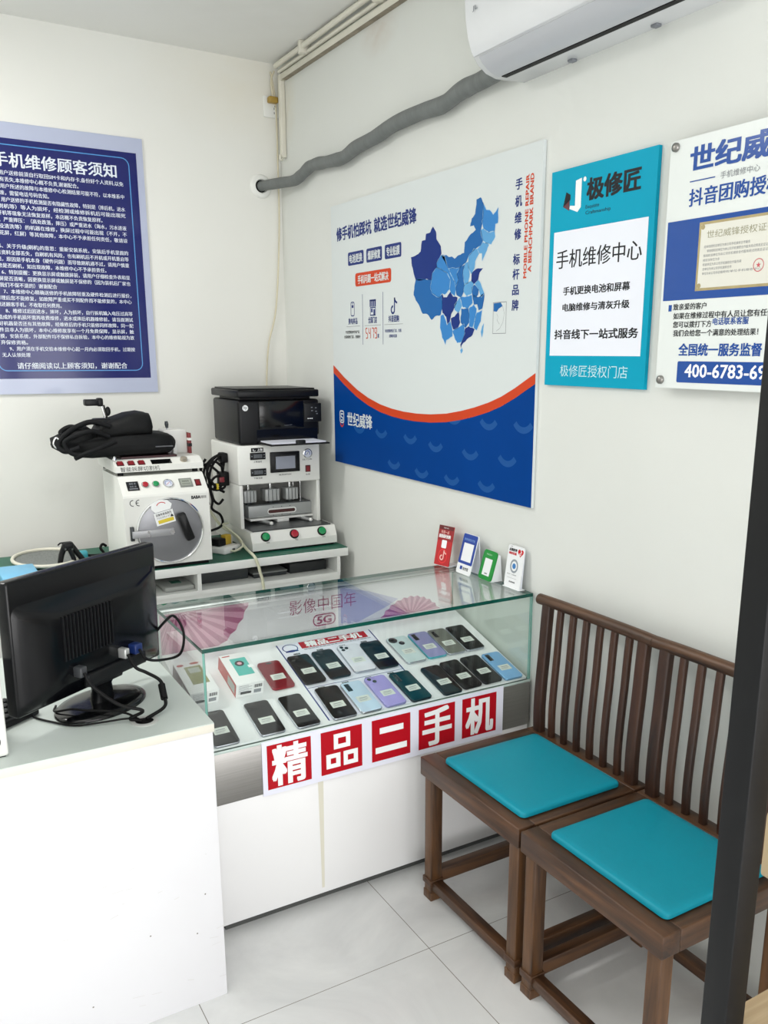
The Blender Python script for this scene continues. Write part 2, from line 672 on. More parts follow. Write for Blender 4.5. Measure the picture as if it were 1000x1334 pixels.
# ------------------------------------------------------------------ notice board on the back wall
BOARD_GREY = mat('board_silver_grey', '#b3bad2', 0.14, spec=0.5)
NB = mat('notice_navy', '#131b63', 0.10, noise=0.03, nscale=3, spec=0.4)
I_CYAN = mat('print_sky_blue', '#4f9ad8', 0.3)
I_PALE = mat('print_pale', '#dfe6f0', 0.35)
m = MB()
m.box(-1.329, -0.629, -0.008, -0.001, 1.403, 2.452, BOARD_GREY)
P = Print(m, (0, -0.008, 0), (1, 0, 0), (0, 0, 1), (0, -1, 0))
P.rect(-1.300, 1.466, -0.657, 2.393, NB)
P.frame(-1.270, 1.497, -0.688, 2.371, 0.032, 0.0035, I_CYAN, 1)
P.text('手机维修顾客须知', -1.214, 2.287, -0.742, 2.341, I_PALE, 0.02, 1)
NOTE = [('1、用户送修前须自行取回SIM卡和内存卡,备份好个人资料,以免', 1, 1), ('丢失,如有丢失,本维修中心概不负责,谢谢配合。', 0, .66),
        ('2、用户所述的故障与本维修中心检测结果可能不符，以本维系中', 1, 1), ('心的为准，需留电话号码告知。', 0, .44),
        ('3、用户送修的手机检测是否有隐藏性故障，特别是（摔后机，进水', 1, 1), ('机，刷机等）等人为损坏，经检测或维修拆机后可能出现死', 0, 1),
        ('机不开机等现象无法恢复原样，本店概不负责恢复原样。', 0, .82), ('4、严重摔压：（高处跌落，摔压）或严重进水（海水，污水进液', 1, 1),
        ('时间没清洗等）的机器在维修，换屏过程中可能出现（不开，不', 0, 1), ('显，花屏，红屏）等其他故障，本中心不予承担任何责任，敬请谅', 0, 1), ('解', 0, .04),
        ('5、关于升级(刷机)的意思：重新安装系统，安装后手机里面的', 1, 1), ('所有资料全部丢失，自刷机有风险，也有刷机后不开机或开机重启等', 0, 1),
        ('问题，原因是手机本身（硬件问题）而导致刷机通不过，请用户慎重', 0, 1), ('考虑是否刷机，如出现故障，本维修中心不予承担责任。', 0, .82),
        ('6、特别提醒：更换显示屏或触摸屏前，请用户仔细检查外表和显', 1, 1), ('示屏是否清晰，因更换显示屏或触屏是不保修的（因为装机后厂家也', 0, 1), ('给我们不保不退的）谢谢配合', 0, .44),
        ('7、本维修中心精确送修的手机故障轻重及硬件检测后进行报价，', 1, 1), ('修理后您不能修复，如故障严重或买不到配件而不能修复的，本中心', 0, 1), ('退还顾客手机，不收取任何费用。', 0, .46),
        ('8、维修过后因进水，摔坏，人为损坏，自行拆机输入电压过高等', 1, 1), ('造成的手机损坏需再收费维修，进水或摔后机器维修前，请当面测试', 0, 1),
        ('好机器是否还有其他故障，经维修后的手机只能修同样故障，同一配', 0, 1), ('件且非人为损坏，本中心维修故享有一个月免费保障，显示屏，触', 0, 1),
        ('摸，安装系统，外部配件均不保修私自拆验，本中心的维修贴视为放', 0, 1), ('弃保修资格。', 0, .19), ('9、用户须在手机交验本维修中心起一月内必须取回手机，过期按', 1, 1), ('无人认领处理', 0, .2)]
for i, (s, ind, fr) in enumerate(NOTE):
    zc = 2.2655 - i * 0.0251
    xl = -1.252 + 0.030 * ind
    P.text(s, xl, zc - 0.0088, xl + (-0.718 - xl) * fr, zc + 0.0088, I_PALE, 0.012, 1)
P.text('请仔细阅读以上顾客须知，谢谢配合', -1.200, 1.506, -0.756, 1.532, I_PALE, 0.015, 1)
tag(m.build('notice_board'), 'navy customer notice board with dense white text and silver-grey border on back wall', 'notice board')

# ------------------------------------------------------------------ big promotional poster on the right wall
PW = mat('poster_white', '#d2d8d8', 0.5, spec=0.15)
PB = mat('poster_blue', '#003c86', 0.55, noise=0.05, nscale=2, spec=0.06)
PB2 = mat('poster_blue_mark', '#145094', 0.5, spec=0.2)
PO = mat('poster_orange', '#c8411c', 0.5, spec=0.2)
MAPC = [mat('map_light_blue', '#357fc2', 0.5, spec=0.2), mat('map_mid_blue', '#1c62a5', 0.5, spec=0.2), mat('map_pale_blue', '#5c9dcf', 0.5, spec=0.2), mat('map_dark_blue', '#132f79', 0.5, spec=0.2)]
MAPL = mat('map_line', '#9cc4e2', 0.4)
XR = (0, 0, 0)
m = MB()
m.box(-0.012, -0.001, -1.940, -0.547, 1.111, 2.167, PW)


def right_print(mb, d):
    return Print(mb, (-d, 0, 0), (0, -1, 0), (0, 0, 1), (-1, 0, 0))


P = right_print(m, 0.012)
top = [(0.547, 1.527), (0.65, 1.478), (0.767, 1.431), (0.865, 1.402), (0.965, 1.381), (1.06, 1.369), (1.148, 1.363), (1.246, 1.361), (1.346, 1.364), (1.45, 1.373), (1.54, 1.387), (1.62, 1.403), (1.701, 1.423), (1.77, 1.445), (1.84, 1.474), (1.94, 1.522)]
bot = [(u, v - 0.029 - 0.004 * abs(u - 1.24)) for u, v in top]
P.poly([(0.547, 1.1115)] + [(1.94, 1.1115)] + bot[::-1], PB, 0)
m.add([P.p(u, v, 2) for u, v in top + bot], [[i, i + 1, 16 + i + 1, 16 + i] for i in range(15)], PO)
for u, v in ((1.38, 1.231), (1.601, 1.225), (1.81, 1.225), (1.2, 1.244), (0.973, 1.247), (1.489, 1.124), (1.699, 1.128), (1.704, 1.334), (1.284, 1.124), (1.075, 1.134), (1.888, 1.337), (0.783, 1.251), (1.498, 1.338)):
    P.ring(u, v + 0.065, 0.065, 0.020, PB2, 1, n=16, a0=PI * 1.22, a1=PI * 1.78)
# headline, badges, pill
P.text('修手机怕踩坑', 0.598, 2.026, 0.905, 2.078, I_NAVY, 0.035)
P.text('就选世纪威锋', 0.925, 2.026, 1.243, 2.078, I_NAVY, 0.035)
for u0, u1, s in ((0.701, 0.838, '电池更换'), (0.861, 0.988, '爆屏修复'), (1.010, 1.135, '专业贴膜')):
    P.rrect(u0, 1.922, u1, 1.973, 0.008, I_NAVY, 0)
    P.text(s, u0 + 0.012, 1.931, u1 - 0.012, 1.964, PW, 0.03)
P.rrect(0.763, 1.838, 1.059, 1.889, 0.012, PO, 0)
P.text('手机问题一站式解决', 0.785, 1.847, 1.038, 1.879, PW, 0.03)
for u in (0.824, 0.993):
    P.rect(u - 0.0015, 1.611, u + 0.0015, 1.806, I_NAVY, 0)
for u0, u1 in ((0.679, 0.80), (0.842, 0.975), (1.004, 1.146)):
    P.rect(u0, 1.6838, u1, 1.6852, I_GREY, 0)
# phone icon, shop icon, note icon
P.frame(0.719, 1.724, 0.753, 1.781, 0.009, 0.004, I_NAVY, 0)
P.rect(0.728, 1.757, 0.744, 1.768, I_NAVY, 0)
P.rect(0.729, 1.772, 0.743, 1.774, I_NAVY, 0)
for k in range(4):
    P.rect(0.885 + k * 0.0135, 1.755, 0.895 + k * 0.0135, 1.779, I_NAVY, 0)
P.rect(0.884, 1.776, 0.937, 1.782, I_NAVY, 0)
P.frame(0.888, 1.721, 0.934, 1.754, 0.002, 0.004, I_NAVY, 0)
P.rect(0.896, 1.734, 0.909, 1.748, I_NAVY, 0)
P.rect(0.916, 1.722, 0.928, 1.745, I_NAVY, 0)


def note_icon(P, u, v, h, mt, l=0):
    """a quaver-like d: ring, stem, flag"""
    P.ring(u - 0.12 * h, v + 0.27 * h, 0.27 * h, 0.13 * h, mt, l, a0=PI * 0.45, a1=PI * 2.0)
    P.rect(u + 0.02 * h, v + 0.25 * h, u + 0.15 * h, v + h, mt, l)
    P.ring(u + 0.42 * h, v + h, 0.38 * h, 0.13 * h, mt, l, a0=PI, a1=PI * 1.5, n=10)


note_icon(P, 1.078, 1.721, 0.060, I_NAVY)
P.text('换电样品', 0.697, 1.693, 0.779, 1.717, I_NAVY, 0.03)
P.text('全国门店', 0.872, 1.693, 0.945, 1.717, I_NAVY, 0.03)
P.text('抖音团购', 1.037, 1.693, 1.118, 1.717, I_NAVY, 0.03)
P.text('专业更换各种手机产品', 0.670, 1.656, 0.794, 1.668, I_BLACK, 0.02)
P.text('全国维修门店，质量好', 0.655, 1.637, 0.803, 1.649, I_BLACK, 0.02)
P.text('抖音搜索附近门店，查看', 1.008, 1.655, 1.135, 1.667, I_NAVY, 0.02)
P.text('团购享优惠', 1.042, 1.636, 1.101, 1.648, I_NAVY, 0.02)
for k, d in enumerate('5479'):
    seg7(P, d, 0.848 + k * 0.0255, 1.634, 0.0195, 0.042, 0.0042, PO)
P.text('家', 0.949, 1.636, 0.962, 1.652, I_NAVY, 0.03)
# the map
MAPD = """3:1353 2000 1372 1981 1375 1957 1403 1932 1408 1909 1378 1880 1380 1866 1351 1850 1347 1828 1296 1832 1239 1834 1224 1859 1212 1884 1205 1913 1248 1918 1272 1926 1281 1961 1304 1961 1308 1981 1336 1983|
1:1239 1834 1296 1832 1347 1828 1338 1805 1348 1782 1397 1765 1415 1774 1417 1737 1407 1708 1376 1706 1349 1693 1321 1713 1288 1716 1269 1739 1240 1764 1225 1783 1230 1812|
0:1351 1850 1380 1866 1413 1855 1444 1844 1466 1820 1462 1789 1432 1773 1415 1778 1397 1765 1348 1782 1338 1805 1347 1828|
0:1408 1904 1430 1898 1443 1870 1457 1852 1491 1814 1501 1787 1493 1765 1471 1775 1462 1789 1466 1820 1444 1844 1413 1855 1380 1866 1378 1880|
1:1408 1904 1439 1900 1490 1884 1514 1893 1547 1897 1550 1930 1585 1952 1612 1962 1600 1978 1580 1976 1588 1998 1607 2010 1613 2052 1636 2055 1651 2035 1649 1991 1639 1959 1652 1925 1641 1913 1602 1900 1571 1886 1556 1866 1524 1855 1474 1855 1448 1861 1430 1880|
0:1651 2035 1667 2015 1686 2012 1704 1996 1719 2004 1731 2015 1731 1969 1717 1967 1714 1947 1684 1946 1654 1961 1644 1983 1649 1991|
2:1639 1959 1654 1961 1684 1946 1714 1947 1718 1930 1697 1910 1678 1914 1652 1925 1639 1951|
2:1641 1913 1652 1921 1678 1914 1686 1909 1668 1886 1650 1863 1648 1888 1630 1889 1622 1903|
2:1571 1886 1602 1906 1622 1903 1634 1889 1611 1866 1608 1845 1589 1829 1572 1852|
2:1556 1866 1572 1869 1572 1852 1581 1830 1574 1804 1550 1797 1540 1837|
3:1594 1833 1628 1843 1655 1842 1636 1830 1629 1809 1606 1798 1591 1808|
2:1550 1797 1574 1804 1591 1808 1606 1798 1595 1769 1567 1761 1546 1776|
1:1524 1855 1552 1862 1540 1837 1550 1797 1546 1776 1534 1759 1505 1769 1500 1796 1516 1817 1503 1835|
0:1457 1856 1524 1855 1503 1835 1516 1817 1500 1796 1491 1814 1470 1833|
2:1610 1798 1629 1809 1645 1796 1665 1765 1650 1753 1634 1779|
1:1594 1786 1610 1794 1634 1779 1630 1763 1619 1755 1599 1764|
1:1631 1754 1665 1765 1662 1740 1655 1719 1636 1715 1628 1733|
0:1526 1759 1567 1761 1595 1764 1600 1738 1576 1722 1544 1727|
2:1506 1747 1526 1759 1539 1732 1519 1711 1494 1721 1493 1738|
1:1599 1764 1631 1754 1628 1733 1608 1734|
3:1415 1778 1424 1764 1446 1763 1467 1780 1484 1763 1510 1760 1506 1742 1489 1725 1473 1708 1465 1685 1452 1674 1443 1700 1420 1714|
3:1473 1694 1494 1698 1519 1715 1528 1679 1516 1662 1487 1658 1476 1676|
1:1535 1723 1576 1722 1582 1678 1562 1661 1533 1679|
0:1580 1722 1608 1734 1624 1720 1617 1686 1602 1660 1582 1665|
0:1625 1707 1655 1714 1649 1680 1626 1651 1610 1660 1613 1686|
0:1483 1653 1529 1666 1553 1674 1558 1643 1538 1616 1513 1612 1496 1630|
3:1558 1656 1578 1665 1614 1655 1603 1638 1571 1625 1539 1605 1536 1596 1533 1607 1550 1630|
0:1407 1705 1425 1709 1448 1672 1469 1685 1483 1653 1483 1635 1444 1622 1440 1606 1418 1631 1404 1664|
2:1531 1589 1543 1596 1548 1587 1538 1577|
2:1657 1663 1666 1673 1664 1646 1657 1628 1650 1646"""
for row in MAPD.replace('\n', '').split('|'):
    k, d = row.split(':')
    n = [int(q) / 1000 for q in d.split()]
    pts = list(zip(n[::2], n[1::2]))
    # a ragged outline, as on a printed map
    jag = []
    for i, (a, b) in enumerate(pts):
        c, e = pts[(i + 1) % len(pts)]
        jag.append((a, b))
        if math.hypot(c - a, e - b) > 0.02:
            dx, dy = c - a, e - b
            for t in (0.33, 0.66):
                w = rnd.uniform(-0.06, 0.06)
                jag.append((a + dx * t - dy * w, b + dy * t + dx * w))
    P.poly(jag, MAPC[int(k)], 1)
    P.strip(jag, 0.0016, MAPL if k in '02' else MAPC[int(k)], 2, closed=True)
for u, v in ((1.36, 1.80), (1.37, 1.722), (1.455, 1.762), (1.40, 1.83)):
    pass
P.frame(1.715, 1.639, 1.785, 1.735, 0.0005, 0.0018, I_GREY, 0)
P.poly([(1.718, 1.732), (1.755, 1.733), (1.765, 1.722), (1.745, 1.715), (1.735, 1.706), (1.718, 1.708)], MAPC[1], 0)
P.strip([(1.765, 1.722), (1.775, 1.70), (1.768, 1.672), (1.752, 1.655), (1.735, 1.647)], 0.001, I_GREY, 0)
P.strip([(1.735, 1.70), (1.742, 1.69), (1.738, 1.68), (1.75, 1.668)], 0.001, I_GREY, 0)
# vertical headings
for s, v in zip('手机维修', (2.066, 2.019, 1.972, 1.926)):
    P.text(s, 1.815, v - 0.0155, 1.849, v + 0.0155, I_NAVY, 0.03)
for s, v in zip('标杆品牌', (1.855, 1.812, 1.767, 1.722)):
    P.text(s, 1.812, v - 0.0155, 1.846, v + 0.0155, I_NAVY, 0.03)
P.text('MOBILE PHONE REPAIR', 1.865, 1.797, 1.880, 2.086, PO, 0.03, 1, rot=True)
P.text('A BENCHMARK BRAND', 1.886, 1.813, 1.902, 2.086, PO, 0.03, 1, rot=True)
# the white logo and name
P.frame(0.600, 1.284, 0.642, 1.338, 0.012, 0.0055, PW, 1)
P.strip([(0.633, 1.323), (0.613, 1.323), (0.612, 1.313), (0.630, 1.306), (0.629, 1.296), (0.611, 1.296)], 0.006, PW, 2)
P.ring(0.621, 1.284, 0.017, 0.006, PO, 2, n=12, a0=PI, a1=2 * PI)
P.text('世纪威锋', 0.671, 1.276, 0.898, 1.334, PW, 0.02)
tag(m.build('promotional_poster'), 'large white and blue poster with a blue map and orange curve on right wall', 'poster')

# ------------------------------------------------------------------ teal sign
TEAL = mat('sign_teal', '#009cbb', 0.45, noise=0.02, nscale=2, spec=0.12)
m = MB()
m.box(-0.012, -0.001, -2.386, -1.983, 1.489, 2.072, TEAL)
P = right_print(m, 0.012)
P.rect(2.002, 1.573, 2.366, 1.911, mat('sign_white', '#e6e9f3', 0.35), 0)
P.poly([(2.036, 1.975), (2.063, 1.992), (2.063, 1.962)], mat('logo_dark_red', '#5a1f2c', 0.4), 1)
P.poly([(2.036, 1.975), (2.048, 2.012), (2.066, 2.003), (2.066, 1.99)], I_BLACK, 1)
P.poly([(2.086, 2.036), (2.110, 2.040), (2.110, 1.966), (2.097, 1.955), (2.063, 1.967), (2.066, 1.975), (2.086, 1.972)], I_WHITE, 1)
P.disc(2.122, 2.035, 0.006, I_WHITE, 1)
P.text('极修匠', 2.131, 1.979, 2.333, 2.034, I_BLACK, 0.035)
P.text('Exquisite', 2.130, 1.956, 2.183, 1.968, I_BLACK, 0.0)
P.text('Craftmanship', 2.130, 1.941, 2.228, 1.953, I_BLACK, 0.0)
P.text('手机维修中心', 2.016, 1.811, 2.350, 1.861, I_BLACK, 0.012)
P.text('手机更换电池和屏幕', 2.051, 1.739, 2.315, 1.761, I_BLACK, 0.03)
P.text('电脑维修与清灰升级', 2.051, 1.695, 2.317, 1.716, I_BLACK, 0.03)
P.text('抖音线下一站式服务', 2.020, 1.619, 2.354, 1.645, I_BLACK, 0.03)
P.text('极修匠授权门店', 2.052, 1.515, 2.324, 1.548, mat('print_pale_cyan', '#bfe6ec', 0.4), -0.004)
tag(m.build('service_sign'), 'teal sign with a white centre panel of black text on right wall', 'sign')

# ------------------------------------------------------------------ acrylic sign on standoffs
t = thing('acrylic_sign', 'acrylic sign board with blue band and printed certificate on metal standoffs', 'sign', (0, -2.65, 1.495))
ACR = mat('milky_acrylic', '#dde2e0', 0.3, spec=0.25)
AB = mat('acrylic_blue_print', '#124796', 0.2, noise=0.02, nscale=3, spec=0.3)
m = MB(t)
m.box(-0.037, -0.030, -2.862, -2.448, 1.497, 2.063, ACR, 0.001)
P = right_print(m, 0.0372)
P.text('世纪威锋', 2.511, 1.986, 2.806, 2.040, AB, 0.035)
P.rect(2.515, 1.9645, 2.588, 1.967, AB, 0)
P.rect(2.728, 1.9645, 2.800, 1.967, AB, 0)
P.text('手机维修中心', 2.603, 1.959, 2.708, 1.974, I_GREY, 0.0)
P.text('抖音团购授权店', 2.516, 1.911, 2.812, 1.949, AB, 0.025)
P.rect(2.456, 1.704, 2.862, 1.884, AB, 0)
CERT = mat('certificate_paper', '#d9d8ce', 0.4, noise=0.02, nscale=12)
GOLD = mat('certificate_gold_border', '#a59668', 0.4, noise=0.08, nscale=50)
P.rect(2.554, 1.722, 2.785, 1.873, GOLD, 1)
P.rect(2.560, 1.728, 2.779, 1.867, CERT, 2)
for a, b in ((2.560, 1.728), (2.779, 1.728), (2.560, 1.867), (2.779, 1.867)):
    P.disc(a + (0.005 if a < 2.6 else -0.005), b + (0.005 if b < 1.8 else -0.005), 0.006, GOLD, 3, n=8)
P.text('世纪威锋授权证书', 2.578, 1.836, 2.762, 1.853, mat('certificate_title', '#8d8a6b', 0.5), 0.0, 3)
for k, (a, b) in enumerate(((2.572, 2.70), (2.582, 2.765), (2.572, 2.768), (2.572, 2.62), (2.572, 2.68), (2.572, 2.655), (2.572, 2.63))):
    s = '经审核授权该单位为本公司手机维修合作服务网点特发此证以资证明'
    P.text(s[k:k + int((b - a) / 0.0062)], a, 1.815 - k * 0.0098, b, 1.8215 - k * 0.0098, I_GREY, 0.0, 3)
P.text('授权单位手机维修中心', 2.63, 1.757, 2.735, 1.7625, I_GREY, 0, 3)
P.ring(2.727, 1.767, 0.014, 0.0018, mat('seal_red', '#c6565e', 0.5), 4)
P.poly([(2.727 + r * math.sin(k * PI / 5), 1.767 + r * math.cos(k * PI / 5)) for k in range(10) for r in [(0.0065 if k % 2 == 0 else 0.0028)]], mat('seal_red', '#c6565e', 0.5), 4)
P.rect(2.476, 1.679, 2.486, 1.694, AB, 0)
P.text('致亲爱的客户', 2.491, 1.681, 2.592, 1.696, I_BLACK, 0.02)
P.text('如果在维修过程中有人员让您有任何', 2.493, 1.660, 2.778, 1.675, I_BLACK, 0.02)
P.text('您可以拨打下方', 2.494, 1.640, 2.611, 1.655, I_BLACK, 0.02)
P.text('电话联系客服', 2.614, 1.644, 2.714, 1.660, AB, 0.025)
P.text('我们会给您一个满意的处理结果！', 2.496, 1.620, 2.742, 1.635, I_BLACK, 0.02)
P.text('全国统一服务监督', 2.517, 1.575, 2.756, 1.603, AB, 0.03)
P.rrect(2.517, 1.512, 2.830, 1.562, 0.004, AB, 0)
P.text('400-6783-69', 2.541, 1.525, 2.772, 1.555, I_WHITE, 0.02)
m.build('printed_panel')
for y in (-2.466, -2.84):
    for z in (2.048, 1.517):
        m = MB(t)
        m.cyl((0, y, z), (-0.030, y, z), 0.008, CHROME, n=18)
        m.lathe([(0.0, 0.009), (0.007, 0.0085), (0.010, 0.006), (0.0105, 0.0), (0.0, 0.0)], (-0.037, y, z), (-1, 0, 0), STEEL, n=20)
        m.build('standoff_bolt')

# ------------------------------------------------------------------ air conditioner
t = thing('air_conditioner', 'white wall-mounted air conditioner high on right wall', 'air conditioner', (0, -2.2, 2.338))
ACW = mat('air_conditioner_white', '#d3d5d8', 0.22, noise=0.01, coat=0.2)
ACG = mat('air_conditioner_louver', '#b9bbc0', 0.25)
Y0, Y1 = -1.80, -2.63
prof = [(0, 2.340), (-0.06, 2.336), (-0.100, 2.334), (-0.135, 2.342), (-0.163, 2.360), (-0.185, 2.388), (-0.198, 2.422), (-0.206, 2.465), (-0.210, 2.520), (-0.209, 2.605), (-0.195, 2.632), (0, 2.635)]
m = MB(t)
rings = []
for y, s in ((Y0, 0.74), (Y0 - 0.004, 0.86), (Y0 - 0.012, 0.95), (Y0 - 0.026, 1.0), (Y1 + 0.026, 1.0), (Y1 + 0.012, 0.95), (Y1 + 0.004, 0.86), (Y1, 0.74)):
    rings.append([(x * s, y, 2.487 + (z - 2.487) * (1 - (1 - s) * 0.8)) for x, z in prof])
m.loft(rings, ACW)
m.build('casing', sharp=50)
# front panel skin and louver follow the curve, a little proud
def skin(name, pts, y0, y1, off, mt, ex=0.004):
    m = MB(t)
    q = []
    for i, (x, z) in enumerate(pts):
        a, b = Vector(pts[max(i - 1, 0)]), Vector(pts[min(i + 1, len(pts) - 1)])
        d = (b - a).normalized()
        q.append((x - d.y * off * 1.0 if False else x - off * abs(d.y), z - off * abs(d.x)))
    poly = q + pts[::-1]
    m.prism(poly, 'y', y0, y1, mt, True)
    return m
c_low = [(-0.108, 2.335), (-0.122, 2.338), (-0.135, 2.342), (-0.149, 2.350), (-0.163, 2.360), (-0.175, 2.374)]
c_up = [(-0.1785, 2.379), (-0.185, 2.388), (-0.198, 2.422), (-0.206, 2.465), (-0.2085, 2.495), (-0.210, 2.520), (-0.2097, 2.56), (-0.209, 2.60)]
lv = skin('louver', c_low, -1.850, -2.57, 0.003, ACG).build('louver')
m = skin('front_panel', c_up, -1.829, -2.60, 0.003, ACW)
P = Print(m, (-0.2134, 0, 0), (0, -1, 0), (0, 0, 1), (-1, 0, 0))
P.rect(1.955, 2.500, 2.035, 2.530, mat('sticker_blue', '#1c62ab', 0.4), 0)
P.rect(1.960, 2.504, 2.030, 2.526, I_WHITE, 1)
P.text('JL', 1.868, 2.470, 1.892, 2.484, I_GREY, 0.02)
m.build('front_panel')
m = MB(t)
m.box(-0.107, -0.090, -2.56, -1.862, 2.3305, 2.338, RUBBER)
m.build('air_outlet')
for u in (2.05, 2.35):
    m = MB(t); m.box(-0.03, -0.012, -u - 0.02, -u, 2.332, 2.339, I_GREY, 0.002); m.build('casing_clip')

# grey wrapped pipe from the air conditioner to the wall hole
t = thing('drain_hose', 'grey insulated hose sagging from the air conditioner to a wall hole', 'hose', (-0.1, 0, 2.318))
HOSE = mat('grey_wrap_tape', '#6b6f6e', 0.6, noise=0.10, nscale=14, stretch=(1, 2.5, 1), bump=0.7, bscale=40)
m = MB(t)
pts = [(-0.100, 0.0, 2.318), (-0.085, -0.05, 2.319), (-0.055, -0.15, 2.317), (-0.040, -0.25, 2.313), (-0.036, -0.33, 2.328), (-0.034, -0.40, 2.344), (-0.034, -0.477, 2.343), (-0.034, -0.60, 2.332),
       (-0.034, -0.718, 2.326), (-0.034, -0.83, 2.342), (-0.034, -0.986, 2.350), (-0.034, -1.08, 2.361), (-0.034, -1.153, 2.366), (-0.034, -1.306, 2.366), (-0.034, -1.446, 2.360), (-0.036, -1.558, 2.376), (-0.040, -1.68, 2.378), (-0.05, -1.798, 2.384)]
R = [0.0225 + 0.004 * i / 33 + 0.0010 * math.sin(i * 1.9) + 0.0008 * math.sin(i * 4.1) for i in range(34)]
R = [0.0215] * 3 + R + [0.028] * 2
m.tube(pts, R, HOSE, n=16, smooth=10)
m.build('hose_wrap')
m = MB(t)
m.lathe([(0.026, 0.0), (0.030, 0.012), (0.044, 0.010), (0.051, 0.004), (0.052, 0.0)], (-0.100, 0, 2.318), (0, -1, 0), WPLAST, n=32)
m.lathe([(0.0, 0.0005), (0.028, 0.0005)], (-0.100, 0, 2.318), (0, -1, 0), RUBBER, n=24)
m.build('wall_collar')

# white cable trunking and pipe at the top of the right wall
TRK = mat('trunking_white', '#d9d6c9', 0.5, noise=0.06, nscale=9)
GRIME = mat('grime_line', '#8f8676', 0.8, noise=0.2, nscale=30)
m = MB()
m.box(-0.022, -0.001, -1.75, -0.055, 2.752, 2.778, TRK, 0.002)
m.box(-0.0235, -0.001, -1.75, -0.10, 2.7508, 2.7518, GRIME)
m.box(-0.024, -0.001, -0.080, -0.052, 2.437, 2.778, TRK, 0.003)
m.tube([(-0.012, -0.066, 2.445), (-0.02, -0.066, 2.430), (-0.03, -0.07, 2.433), (-0.03, -0.075, 2.448)], 0.006, TRK, n=8)
tag(m.build('cable_trunking'), 'white cable trunking running under the ceiling and down the room corner', 'trunking')
t = thing('conduit_pipe', 'pair of white conduit pipes clipped along the ceiling edge', 'pipe', (0, -0.05, 2.81))
m = MB(t)
m.tube([(-0.035, -1.75, 2.822), (-0.035, -0.9, 2.819), (-0.034, -0.3, 2.815), (-0.036, -0.06, 2.812)], 0.011, TRK, n=10, smooth=4)
m.tube([(-0.011, -1.75, 2.803), (-0.012, -0.9, 2.800), (-0.012, -0.2, 2.797), (-0.014, -0.05, 2.795)], 0.009, TRK, n=10, smooth=4)
m.build('pipe')
for y in (-0.35, -1.0, -1.5):
    m = MB(t)
    m.box(-0.05, 0, y - 0.012, y + 0.012, 2.786, 2.837, TRK, 0.004)
    m.build('pipe_clip')

# socket near the corner with its plug and the cord running down the wall
t = thing('wall_socket', 'white wall socket with a brass plug high in the room corner', 'socket', (-0.04, 0, 2.614))
m = MB(t)
m.box(-0.077, 0.0 - 0.003, -0.012, 0, 2.612, 2.700, WPLAST, 0.004)
P = Print(m, (0, -0.012, 0), (1, 0, 0), (0, 0, 1), (0, -1, 0))
for a, b in ((-0.028, 2.632), (-0.020, 2.640), (-0.028, 2.65), (-0.020, 2.655), (-0.024, 2.66)):
    P.rect(a - 0.0015, b - 0.004, a + 0.0015, b + 0.004, I_BLACK)
m.build('socket_plate')
m = MB(t)
m.box(-0.062, -0.018, -0.045, -0.012, 2.668, 2.694, mat('brass_yellow_plug', '#a8893a', 0.45, noise=0.1, nscale=40), 0.006)
m.build('plug')
CORD = mat('cream_cord', '#cfc7ae', 0.5, noise=0.05)
m = MB()
m.tube([(-0.04, -0.030, 2.694), (-0.045, -0.030, 2.76), (-0.030, -0.03, 2.80)], 0.004, CORD, n=8)
m.tube([(-0.040, -0.012, 2.80), (-0.022, -0.012, 2.70), (-0.018, -0.012, 2.593), (-0.018, -0.012, 2.448), (-0.022, -0.012, 2.133), (-0.05, -0.012, 1.788), (-0.095, -0.012, 1.611), (-0.114, -0.014, 1.40), (-0.13, -0.03, 1.10), (-0.15, -0.06, 1.04)], 0.0038, CORD, n=8)
tag(m.build('hanging_cable'), 'thin cream cord hanging down the room corner behind the printer', 'cable')


# ================================================================== workbench along the back wall
GREEN = mat('green_bench_mat', '#0c5a45', 0.45, noise=0.05, nscale=12)
t = thing('workbench', 'white workbench with open cubbies against the back wall', 'workbench', (-1.0, -0.43, 0))
m = MB(t); m.box(-1.95, -0.031, -0.700, -0.165, 0.715, 0.750, WHITE, 0.002); m.build('bench_top')
m = MB(t); m.box(-1.94, -0.069, -0.695, -0.18, 0.628, 0.644, WHITE); m.build('cubby_shelf')
for x in (-1.94, -1.30, -0.702, -0.084):
    m = MB(t); m.box(x, x + 0.015, -0.697, -0.18, 0.644, 0.715, WHITE); m.build('divider')
m = MB(t); m.box(-1.94, -0.069, -0.69, -0.675, 0.06, 0.628, WHITE); m.build('front_panel')
for x in (-1.94, -0.087):
    m = MB(t); m.box(x, x + 0.018, -0.675, -0.18, 0, 0.628, WHITE); m.build('side_panel')
m = MB(t); m.box(-1.94, -0.069, -0.195, -0.18, 0.644, 0.715, mat('cubby_back_shade', '#4a4844', 0.6, noise=0.1)); m.build('back_panel')  # dark colour stands in for the shade inside the cubbies
m = MB(); m.box(-1.945, -0.034, -0.697, -0.168, 0.750, 0.753, GREEN)
tag(m.build('bench_mat'), 'dark green mat covering the white workbench top', 'mat')
Z = 0.753

